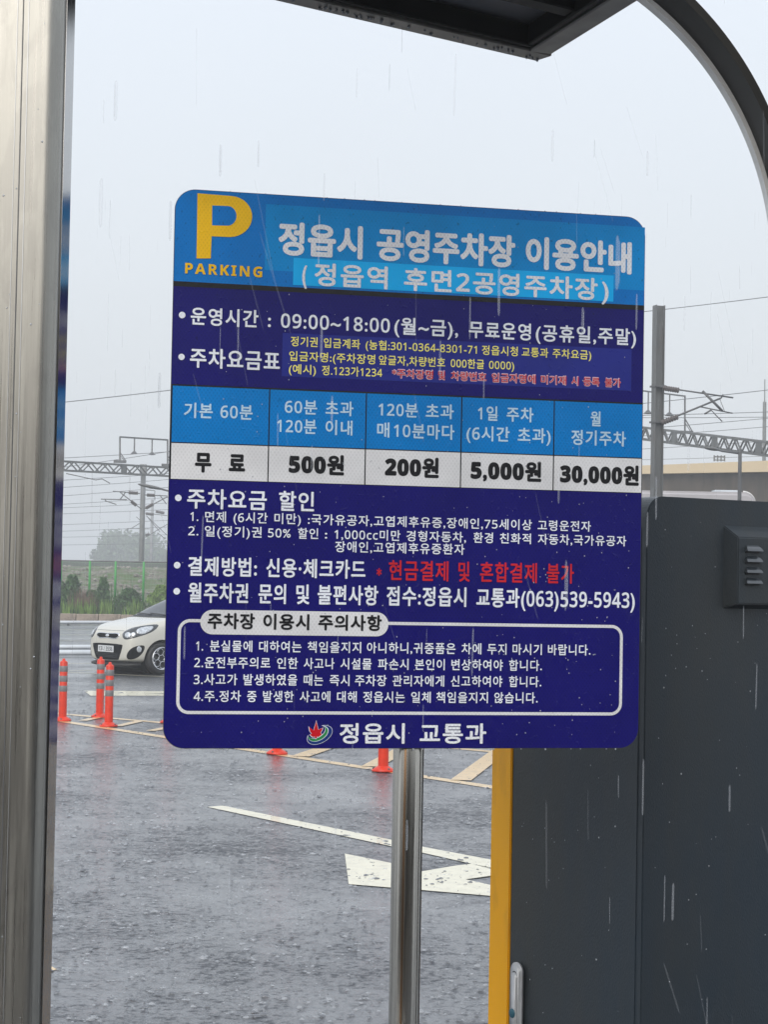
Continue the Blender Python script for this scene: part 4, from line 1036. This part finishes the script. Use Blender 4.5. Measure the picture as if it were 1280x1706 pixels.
film('caution_pill', rrect(p0x, p1x, pz0, pz1, (pz1 - pz0) / 2 - .0001, 10), .0016, M['white_film'])
letter_line([('주차장', 345, 424), ('이용시', 438, 515), ('주의사항', 530, 635.8)], 1046.8, 24, M['ink'], .032, y=.0022, space=1.1)
for wds, yb in (((('1.', 326, 338), ('분실물에', 349, 420), ('대하여는', 431, 502), ('책임을지지', 512, 601.5), ('아니하니,귀중품은', 611, 759), ('차에', 769, 802), ('두지', 812, 844), ('마시기', 854, 903), ('바랍니다.', 913, 984)), 1085),
                ((('2.운전부주의로', 323, 450), ('인한', 461, 496), ('사고나', 505.5, 557), ('시설물', 567, 619), ('파손시', 629.4, 680.5), ('본인이', 691, 741), ('변상하여야', 752, 838), ('합니다.', 848, 903)), 1112.7),
                ((('3.사고가', 322, 395), ('발생하였을', 405, 495), ('때는', 505.5, 538), ('즉시', 548.7, 582), ('주차장', 591, 644), ('관리자에게', 653.7, 740), ('신고하여야', 751, 837), ('합니다.', 848, 902)), 1140.8),
                ((('4.주.정차', 322, 401), ('중', 411, 427), ('발생한', 437.5, 489), ('사고에', 499, 550), ('대해', 561, 594), ('정읍시는', 604.7, 674), ('일체', 684.8, 717.6), ('책임을지지', 726.8, 813), ('않습니다.', 823.5, 896)), 1168.8)):
    letter_line(wds, yb, 17.6, T, .016, space=1.1)
letter_line([('정읍시', 565.3, 674), ('교통과', 699, 810)], 1238, 31, M['title_film'], .024, space=1.1)
# emblem
def LG(x, y): return SL(495 + x / 17.07, 1190 + y / 17.07)
def crescent(cx, cy, a, b, rot, cx2, cy2, a2, b2, rot2, n=40):
    def el(cx, cy, a, b, rot): return [(cx + a * math.cos(t) * math.cos(rot) - b * math.sin(t) * math.sin(rot), cy + a * math.cos(t) * math.sin(rot) + b * math.sin(t) * math.cos(rot)) for t in [k * 2 * math.pi / n for k in range(n)]]
    return el(cx, cy, a, b, rot), el(cx2, cy2, a2, b2, rot2)
def emb(name, pts, y, m): film(name, [LG(*p) for p in pts], y, m)
rt = -math.radians(28)
o1, _ = crescent(640, 585, 395, 235, rt, 0, 0, 1, 1, 0)
emb('emblem_ring', o1, .0014, M['text_film'])
o1, _ = crescent(640, 585, 383, 224, rt, 0, 0, 1, 1, 0); emb('emblem_blue', o1, .0016, M['logo_blue'])
o1, _ = crescent(598, 548, 315, 196, rt, 0, 0, 1, 1, 0); emb('emblem_ring', o1, .0018, M['text_film'])
o1, _ = crescent(592, 552, 300, 180, rt, 0, 0, 1, 1, 0); emb('emblem_green', o1, .0020, M['logo_green'])
o1, _ = crescent(560, 505, 262, 158, rt, 0, 0, 1, 1, 0); emb('emblem_inner', o1, .0022, M['text_film'])
o1, _ = crescent(548, 498, 262, 152, rt, 0, 0, 1, 1, 0); emb('emblem_inner_ground', o1, .0024, M['navy'])
lf_ = [(540, 180), (575, 330), (600, 430), (730, 380), (715, 440), (665, 530), (712, 572), (610, 650), (550, 640), (552, 690), (500, 690), (503, 645), (430, 650), (350, 580), (405, 545), (350, 480), (325, 345), (380, 390), (465, 455), (480, 380), (510, 290)]
cxl, cyl = 530, 500
emb('emblem_leaf_edge', [(cxl + (x - cxl) * 1.06, cyl + (y - cyl) * 1.05) for x, y in lf_], .0026, M['text_film'])
emb('emblem_leaf', [(cxl + (x - cxl) * .95, cyl + (y - cyl) * .95) for x, y in lf_], .0028, M['leaf_red'])

# pole and brackets behind the panel
PR = .0345
bm = bmesh.new(); lathe(bm, [(PR, 0), (PR, Z1 - .10), (PR * .8, Z1 - .085), (0, Z1 - .08)], 64, None, False)
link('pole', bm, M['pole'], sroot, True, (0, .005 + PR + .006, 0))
bm = bmesh.new(); lathe(bm, [(.11, 0), (.11, .008), (.06, .012), (.05, .05), (.045, .055)], 32); link('pole_base', bm, M['alu'], sroot, True, (0, .005 + PR + .006, 0))
for zz in (Z1 - .2, (Z0 + Z1) / 2, Z0 + .16):
    bm = bmesh.new(); box(bm, (0, .006, zz), (.7, .012, .035)); link('back_rail', bm, M['alu'], sroot)
    bm = bmesh.new(); lathe(bm, [(PR + .003, zz - .015), (PR + .003, zz + .015)], 24, Matrix.Translation((0, .005 + PR + .006, 0)), False); link('band_clamp', bm, M['alu'], sroot)
# rain drops hanging on panel edge
bm = bmesh.new()
for _ in range(22):
    x = random.uniform(X0 + .05, X1 - .05); r = random.uniform(.0012, .0024)
    bmesh.ops.create_icosphere(bm, subdivisions=1, radius=r, matrix=Matrix.Translation((x, .0015, Z0 - r * .8)) @ Matrix.Diagonal((1, 1, 1.5, 1)))
for _ in range(16):
    x = random.uniform(X0 + .08, X1 - .08); r = random.uniform(.0012, .002)
    bmesh.ops.create_icosphere(bm, subdivisions=1, radius=r, matrix=Matrix.Translation((x, .0015, Z1 + r * .4)))
link('edge_drops', bm, M['drop'], sroot, True)['kind'] = 'stuff'
bm = bmesh.new()
for _ in range(330):
    x = X0 + .03 + (X1 - X0 - .06) * random.random() ** .75; z = Z1 - .03 - (Z1 - Z0 - .06) * random.random() ** .6; q = random.uniform(.0006, .0015)
    bmesh.ops.create_icosphere(bm, subdivisions=1, radius=q, matrix=Matrix.Translation((x, -.0028, z)) @ Matrix.Diagonal((1, .5, 1.25, 1)))
link('clinging_drops', bm, M['drop'], sroot, True)['kind'] = 'stuff'

# ================================================================== KIOSK CABINET
kc = at(1076, 1100, 4.8)
kB = Vector((.85, .53, 0)).normalized(); kang = math.atan2(kB.y, kB.x)
kroot = empty('ticket_kiosk', (kc.x, kc.y, 0), kang, 'dark slate ticket kiosk with amber side trim beside the sign', 'kiosk')
# local: x along the louvred face, y away along the door face
KZ = at(1090, 826.5, 4.82).z; KW = .78; KD = .555
prof = rrect(0, KW, .12, KZ, .052, 10, (0, 1, 1, 0))
bm = bmesh.new(); poly_prism(bm, prof, .0, KD); recalc(bm)
bmesh.ops.bevel(bm, geom=[e_ for e_ in bm.edges if len(e_.link_faces) == 2 and e_.calc_face_angle() > 1.2], offset=.0022, segments=2, affect='EDGES')
link('housing', bm, M['kiosk'], kroot)
bm = bmesh.new(); poly_prism(bm, rrect(-.004, KW + .004, .118, KZ + .004, .054, 10, (0, 1, 1, 0)), KD + .002, KD + .095); recalc(bm)
bmesh.ops.bevel(bm, geom=[e_ for e_ in bm.edges if len(e_.link_faces) == 2 and e_.calc_face_angle() > 1.2], offset=.003, segments=2, affect='EDGES')
link('amber_trim', bm, M['yellow'], kroot)
bm = bmesh.new(); box(bm, (KW / 2, (KD + .09) / 2, .06), (KW + .04, KD + .12, .12)); bmesh.ops.bevel(bm, geom=bm.edges[:], offset=.01, segments=1, affect='EDGES'); link('plinth', bm, M['concrete'], kroot)
bm = bmesh.new(); poly_prism(bm, [(0.0, .20), (0.0, KZ - .12)], 0, 0) if False else box(bm, (-.0008, .285, (KZ + .14) / 2), (.003, .525, KZ - .30))
link('door_leaf', bm, M['kiosk'], kroot)
# vent cowl on the louvred face
vx0 = .254; vz1 = at(1215, 876, 4.95).z; vz0 = at(1215, 1006, 4.95).z
vw, cx0 = .33, vx0
vroot = None
bm = bmesh.new()
y1 = -.034
o8 = [(vx0, 0, vz0 - .012), (vx0 + vw, 0, vz0 - .012), (vx0 + vw, 0, vz1), (vx0, 0, vz1)]
i8 = [(vx0 + .020, y1, vz0), (vx0 + vw - .020, y1, vz0), (vx0 + vw - .020, y1, vz1 - .030), (vx0 + .020, y1, vz1 - .030)]
a8 = [bm.verts.new(p) for p in o8]; b8 = [bm.verts.new(p) for p in i8]
bm.faces.new(b8)
for i in range(4): bm.faces.new((a8[i], a8[(i + 1) % 4], b8[(i + 1) % 4], b8[i]))
recalc(bm); bmesh.ops.bevel(bm, geom=[e_ for e_ in bm.edges if len(e_.link_faces) == 2], offset=.0025, segments=2, affect='EDGES')
vent = link('vent_cowl', bm, M['kiosk'], kroot)
lz = [at(1240, y, 4.93).z for y in (918, 936, 954, 972)]
lm = None
for z in lz:
    for k in range(3):
        if lm is None:
            bm = bmesh.new(); n = 8; L = []
            for i in range(n + 1):
                a = math.pi / 2 * i / n
                yy, zz = -.013 * i / n - .002 * math.sin(2 * a), .015 * (1 - i / n)
                L.append([bm.verts.new((s * (.027 - .007 * (1 - math.sin(a))), yy, zz)) for s in (-1, 1)])
            for p, q in zip(L, L[1:]): bm.faces.new((p[0], p[1], q[1], q[0]))
            cl = [bm.verts.new((s * .027, 0, -.001)) for s in (-1, 1)]
            bm.faces.new([r_[0] for r_ in L] + [cl[0]]); bm.faces.new([r_[1] for r_ in L][::-1] + [cl[1]])
            bm.faces.new((L[-1][0], L[-1][1], cl[1], cl[0]))
            recalc(bm); o = link('louver', bm, M['louver'], vent, False); lm = o.data
        else:
            o = bpy.data.objects.new('louver', lm); col.objects.link(o); o.parent = vent
        o.location = (vx0 + .068 + k * .092, y1, z)
bm = bmesh.new()
for z in lz:
    for k in range(3): box(bm, (vx0 + .068 + k * .092, y1 - .001, z - .0035), (.046, .003, .003))
link('louver_slot', bm, M['black'], vent)
bm = bmesh.new()
for _ in range(170):
    q = random.uniform(.0007, .0019) * random.choice((.7, 1, 1, 1.4)); z = .5 + (KZ - .55) * random.random() ** .8
    if random.random() < .6: c_ = (random.uniform(.02, KW - .02), 0, z); sc_ = (1, .55, 1.2)
    else: c_ = (-.0022, random.uniform(.03, KD - .03), z); sc_ = (.55, 1, 1.2)
    if c_[0] > vx0 - .01 and z > vz0 - .02: continue
    bmesh.ops.create_icosphere(bm, subdivisions=1, radius=q, matrix=Matrix.Translation(c_) @ Matrix.Diagonal((*sc_, 1)))
link('clinging_drops', bm, M['drop'], kroot, True)['kind'] = 'stuff'
# swing handle on the door face
hz1 = at(866, 1603, 5.22).z
bm = bmesh.new(); pr = rrect(-.007, .043, hz1 - .27, hz1, .0245, 10)
a8 = [bm.verts.new((-.004, p[0], p[1])) for p in pr]; b8 = [bm.verts.new((-.020, p[0], p[1])) for p in pr]
bm.faces.new(a8); bm.faces.new(b8[::-1])
for i in range(len(pr)): j = (i + 1) % len(pr); bm.faces.new((a8[i], a8[j], b8[j], b8[i]))
recalc(bm); bmesh.ops.bevel(bm, geom=[e_ for e_ in bm.edges if e_.calc_face_angle(0) > 1.2], offset=.005, segments=3, affect='EDGES')
HY = .502
hb = link('door_handle', bm, M['silver'], kroot, True, (-.002, HY - .018, 0))
bm = bmesh.new(); pr = rrect(.003, .033, hz1 - .24, hz1 - .026, .0145, 10)
a8 = [bm.verts.new((-.018, p[0], p[1])) for p in pr]; b8 = [bm.verts.new((-.025, p[0], p[1])) for p in pr]
bm.faces.new(a8); bm.faces.new(b8[::-1])
for i in range(len(pr)): j = (i + 1) % len(pr); bm.faces.new((a8[i], a8[j], b8[j], b8[i]))
recalc(bm); bmesh.ops.bevel(bm, geom=[e_ for e_ in bm.edges if e_.calc_face_angle(0) > 1.2], offset=.0025, segments=2, affect='EDGES')
link('lever', bm, M['silver'], hb, True)
bm = bmesh.new(); pr = [(.019 + .0245 * math.cos(a), hz1 - .016 + .0 + .012 * math.sin(a)) for a in []]
lathe(bm, [(.0125, 0), (.0125, .003), (.011, .004)], 20, Matrix.Translation((-.024, .019, hz1 - .135)) @ Matrix.Rotation(R(-90), 4, 'Y')); link('key_cap', bm, M['teal'], hb, True)
bm = bmesh.new(); tube(bm, [(-.0198, .019 + .011 * math.cos(a), hz1 - .037 + .013 * math.sin(a)) for a in [R(20 + 14 * k) for k in range(11)]], .0014, 5); link('lever_gap', bm, M['black'], hb)
bm = bmesh.new()
for k in range(5):
    lathe(bm, [(.0022, 0), (.0018, .0016), (0, .002)], 8, Matrix.Translation((.06 + k * .03, -.0005, KZ - .48 + .11 * math.sin(k * 3))) @ Matrix.Rotation(R(90), 4, 'X'), False) if k < 1 else None
link('rivet', bm, M['silver'], kroot)

# ================================================================== CANOPY ROOF AND ARCH
CZ = 2.98
c0 = level(899, 103, CZ); c1 = level(455, 0, CZ); c2 = level(1065, 0, CZ)
dA = (c1 - c0).normalized(); dB = (c2 - c0).normalized()
print('canopy corner', c0, 'angle', math.degrees(dA.angle(dB)), (c1 - c0).length, (c2 - c0).length)
croot = empty('shelter_canopy', (c0.x, c0.y, CZ), 0, 'dark steel shelter canopy with its corner hanging over the sign', 'canopy')
LA, LB = (c1 - c0).length + .45, (c2 - c0).length + .35
hA = .06
def CP_(a, b, z=0): return dA * a + dB * b + Vector((0, 0, z))
bw_ = .06
def rim(name, a, b, m, z=.0, wd=bw_, ht=hA):
    bm = bmesh.new(); bar(bm, a + Vector((0, 0, ht / 2 + z)), b + Vector((0, 0, ht / 2 + z)), wd, ht); bmesh.ops.bevel(bm, geom=bm.edges[:], offset=.003, segments=1, affect='EDGES'); return link(name, bm, m, croot)
h_ = bw_ / 2
nA, nB = dB, dA
rim('edge_beam', CP_(0, h_), CP_(LA, h_), M['canopy_rim'])
rim('edge_beam', CP_(h_, bw_ + .003), CP_(h_, LB), M['canopy_rim'])
rim('edge_beam', CP_(bw_, LB - h_), CP_(LA, LB - h_), M['canopy_rim'], .002)
rim('edge_beam', CP_(LA - h_, bw_ + .003), CP_(LA - h_, LB - bw_ - .003), M['canopy_rim'])
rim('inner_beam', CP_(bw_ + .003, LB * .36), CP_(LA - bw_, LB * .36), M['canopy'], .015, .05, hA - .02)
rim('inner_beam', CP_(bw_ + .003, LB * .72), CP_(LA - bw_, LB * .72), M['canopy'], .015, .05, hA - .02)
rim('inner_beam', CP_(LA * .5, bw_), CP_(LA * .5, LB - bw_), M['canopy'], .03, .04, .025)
rim('inner_flange', CP_(bw_ + .003, bw_ + .012), CP_(LA - bw_, bw_ + .012), M['canopy'], .006, .018, .05)
rim('inner_flange', CP_(bw_ + .012, bw_ + .025), CP_(bw_ + .012, LB - bw_), M['canopy'], .006, .018, .05)
bm = bmesh.new(); q = [CP_(.004, .004, hA + .004), CP_(LA - .004, .004, hA + .004), CP_(LA - .004, LB - .004, hA + .004), CP_(.004, LB - .004, hA + .004)]
a8 = [bm.verts.new(p) for p in q]; b8 = [bm.verts.new(p + Vector((0, 0, .02))) for p in q]
bm.faces.new(a8); bm.faces.new(b8[::-1])
for i in range(4): bm.faces.new((a8[i], a8[(i + 1) % 4], b8[(i + 1) % 4], b8[i]))
recalc(bm); link('soffit_panel', bm, M['canopy_panel'], croot)
bm = bmesh.new()
for _ in range(46):
    a = random.uniform(0, LA * .7); r = random.uniform(.002, .0042)
    bmesh.ops.create_icosphere(bm, subdivisions=1, radius=r, matrix=Matrix.Translation(CP_(a, h_ + random.uniform(-.012, .012), -r * .7)) @ Matrix.Diagonal((1, 1, 1.3, 1)))
link('hanging_drops', bm, M['drop'], croot, True)['kind'] = 'stuff'

# arch: circle fitted in its own upright plane
ya = 4.62
fp = [at(x, y, ya) for x, y in ((1067, 0), (1135.6, 62), (1208, 157), (1254, 249), (1275, 321))]
n_ = len(fp); 
def circ(P):
    # algebraic circle through first, middle, last
    (x1, z1), (x2, z2), (x3, z3) = [(p.x, p.z) for p in P]
    a = 2 * (x2 - x1); b = 2 * (z2 - z1); c = x2 * x2 + z2 * z2 - x1 * x1 - z1 * z1; d = 2 * (x3 - x2); e_ = 2 * (z3 - z2); f = x3 * x3 + z3 * z3 - x2 * x2 - z2 * z2
    cx = (c * e_ - f * b) / (e_ * a - b * d); cz = (c * d - a * f) / (b * d - a * e_); return cx, cz, math.hypot(x1 - cx, z1 - cz)
ax, az, ar = circ((fp[0], fp[2], fp[4]))
print('arch', ax, az, ar)
aroot = empty('arch_frame', (ax + ar + .01, ya, 0), 0, 'black curved arch band with a pale inner lip at the upper right', 'arch frame')
def arc_pts(r, a0=9, a1=100, n=72): return [(ax - (ax + ar + .01) + r * math.cos(R(a0 + (a1 - a0) * i / n)), az + r * math.sin(R(a0 + (a1 - a0) * i / n))) for i in range(n + 1)]
def arch_sheet(name, r0, r1, y0, y1, m):
    bm = bmesh.new(); P = arc_pts(r0); Q = arc_pts(r1); f_ = lambda S_: [(S_[0][0] + math.tan(R(9)) * (S_[0][1] - .12), .12)] + S_; P = f_(P); Q = f_(Q)
    rings = [[bm.verts.new((p[0], y0, p[1])), bm.verts.new((q[0], y0, q[1])), bm.verts.new((q[0], y1, q[1])), bm.verts.new((p[0], y1, p[1]))] for p, q in zip(P, Q)]
    for a, b in zip(rings, rings[1:]):
        for k in range(4): bm.faces.new((a[k], a[(k + 1) % 4], b[(k + 1) % 4], b[k]))
    bm.faces.new(rings[0]); bm.faces.new(rings[-1]); recalc(bm)
    for f in bm.faces: f.smooth = False
    return link(name, bm, m, aroot)
AD = .20
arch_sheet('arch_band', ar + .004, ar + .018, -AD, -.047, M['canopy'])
arch_sheet('arch_lip', ar - .006, ar + .014, -.045, 0, M['lip'])
arch_sheet('arch_flange', ar + .002, ar + .020, -AD - .008, -AD - .001, M['canopy'])
bm = bmesh.new(); box(bm, (-.01 + math.tan(R(9)) * 2.4, -AD / 2, .06), (.14, AD + .06, .12)); link('arch_foot', bm, M['concrete'], aroot)
bm = bmesh.new(); tx, tz_ = arc_pts(ar + .012)[-1]; box(bm, (tx - .02, -.1, tz_ - .02), (.1, AD + .04, .08)); link('arch_bracket', bm, M['canopy'], aroot)

# ================================================================== LEFT STAINLESS POST
pw, pd = .20, .085
bk = at(105, 853, 2.11)      # back right corner of the side face
xr = bk.x - .0
proot = empty('stainless_post', (xr - pw / 2, 2.11 - pd / 2, 0), 0, 'broad stained stainless steel shelter post filling the left edge', 'post')
pr = rrect(-pw / 2, pw / 2, -pd / 2, pd / 2, .016, 10)
bm = bmesh.new(); H_ = 3.6
zs_ = [0, 1.2, 2.4, H_]; rings = [[bm.verts.new((x, y, z)) for x, y in pr] for z in zs_]
for a, b in zip(rings, rings[1:]):
    for k in range(len(pr)): bm.faces.new((a[k], a[(k + 1) % len(pr)], b[(k + 1) % len(pr)], b[k]))
bm.faces.new(rings[-1]); recalc(bm); o = link('tube', bm, M['post'], proot, True)
try: o.data.set_sharp_from_angle(angle=R(35))
except Exception: pass
fy = -pd / 2
for dx, wd in ((-.0415, .0011), (-.0355, .0006), (-.0475, .0005)):
    bm = bmesh.new(); box(bm, (pw / 2 + dx + .0, fy - .0002, H_ / 2), (wd, .0012, H_ - .01)); link('film_edge', bm, M['alu'] if wd < .001 else M['galv_dark'], proot)
bm = bmesh.new()
for _ in range(34):
    r = random.uniform(.0006, .0013); bmesh.ops.create_icosphere(bm, subdivisions=1, radius=r, matrix=Matrix.Translation((random.uniform(-.0, pw / 2 - .012), fy, random.uniform(1.2, 2.4))) @ Matrix.Diagonal((1, .6, 1.1, 1)))
link('clinging_drops', bm, M['drop'], proot, True)['kind'] = 'stuff'
bm = bmesh.new(); box(bm, (pw / 2 + .0008, .004, H_ / 2), (.0016, pd - .034, H_ - .02)); link('polished_side', bm, M['mirror'], proot)
bm = bmesh.new(); box(bm, (0, 0, .004), (pw + .1, pd + .1, .008)); link('foot_plate', bm, M['alu'], proot)

# ================================================================== SPLASHES AND RAIN
rs = random.Random(11)
verts = []; faces = []
mids = []
def dome(x, y, z, rx, ry, rz, n=6):
    mid = 1 if rs.random() < .42 else 0; mids.extend([mid] * (2 * n))
    b = len(verts); top = len(verts)
    verts.append((x, y, z + rz))
    for lv, (k, h) in enumerate(((.72, .68), (1.0, 0))):
        for i in range(n): a = i * 2 * math.pi / n + lv * .3; verts.append((x + rx * k * math.cos(a), y + ry * k * math.sin(a), z + rz * h))
    for i in range(n):
        j = (i + 1) % n; faces.append((top, b + 1 + i, b + 1 + j)); faces.append((b + 1 + i, b + 1 + n + i, b + 1 + n + j, b + 1 + j))
for _ in range(15000):
    y = 6.5 + 26 * rs.random() ** 1.25; x = rs.uniform(-.24, .24) * y * 1.05 + rs.gauss(0, .3)
    s = rs.choice([.003, .003, .004, .004, .005, .005, .006, .007, .008, .010, .013]) * rs.uniform(.7, 1.2) * (1 + y * .012)
    n = 1 if rs.random() < .62 else rs.randint(2, 4)
    for k in range(n):
        q = s * rs.uniform(.45, 1); dome(x + (rs.gauss(0, s * 1.5) if k else 0), y + (rs.gauss(0, s * 1.5) if k else 0), .0045, q * 1.25, q, q * rs.uniform(.45, .8))
    if rs.random() < .22: dome(x, y, .01 + rs.uniform(0, .025), s * .22, s * .22, s * rs.uniform(.5, 1.4), 5)
me = bpy.data.meshes.new('rain_splashes'); me.from_pydata(verts, [], faces); me.materials.append(M['water']); me.materials.append(M['water_light']); me.polygons.foreach_set('material_index', mids); me.polygons.foreach_set('use_smooth', [True] * len(me.polygons))
o = bpy.data.objects.new('rain_splashes', me); col.objects.link(o); tag(o, 'tiny splashes and bubbles of rain on the wet asphalt', kind='stuff')

bm = bmesh.new()
def streak(p, L, r, lean=0.0, n=6):
    d = Vector((lean, 0, -1)).normalized() * L
    pts = [p + d * t for t in (0, .06, .5, .93, 1)]; tube(bm, pts, [r * .35, r * .85, r, r * .9, r * .4], n)
for _ in range(70):
    d = rs.uniform(1.6, 6); px = rs.uniform(90, 1280); py = rs.uniform(-60, 1700)
    streak(at(px, py, d), rs.uniform(.035, .055) * (1 + d * .04), rs.uniform(.0007, .0015), rs.uniform(-.02, .02))
for _ in range(22):
    px, py, d = rs.uniform(140, 1270), rs.uniform(20, 1690), rs.uniform(1.6, 3.2)
    p = at(px, py, d); L = rs.uniform(.035, .055); streak(p, L, rs.uniform(.0013, .0021), 0, 8)
    if rs.random() < .6: streak(p + Vector((.0006, -.01, -.006)), L * .8, .0007)
bf = bmesh.new(); bm, bf = bf, bm
for _ in range(60):
    d = rs.uniform(2.6, 4.6); px = rs.uniform(120, 1280); py = rs.uniform(0, 1700); streak(at(px, py, d), rs.uniform(.07, .15), rs.uniform(.0007, .0016), rs.choice((.22, .28, .33, .05, .02)))
tag(link('driven_rain', bm, M['rain_faint'], None, True), 'faint slanting drops of wind driven rain', kind='stuff')
bm = bf
for _ in range(520):
    d = rs.uniform(9, 60); px = rs.uniform(60, 1280); py = rs.uniform(300, 1500); p = at(px, py, d)
    if p.z > .3: streak(p, rs.uniform(.15, .3), .0016, rs.uniform(-.03, .03), 3)
tag(link('falling_rain', bm, M['rain'], None, True), 'fine long drops of falling rain', kind='stuff')
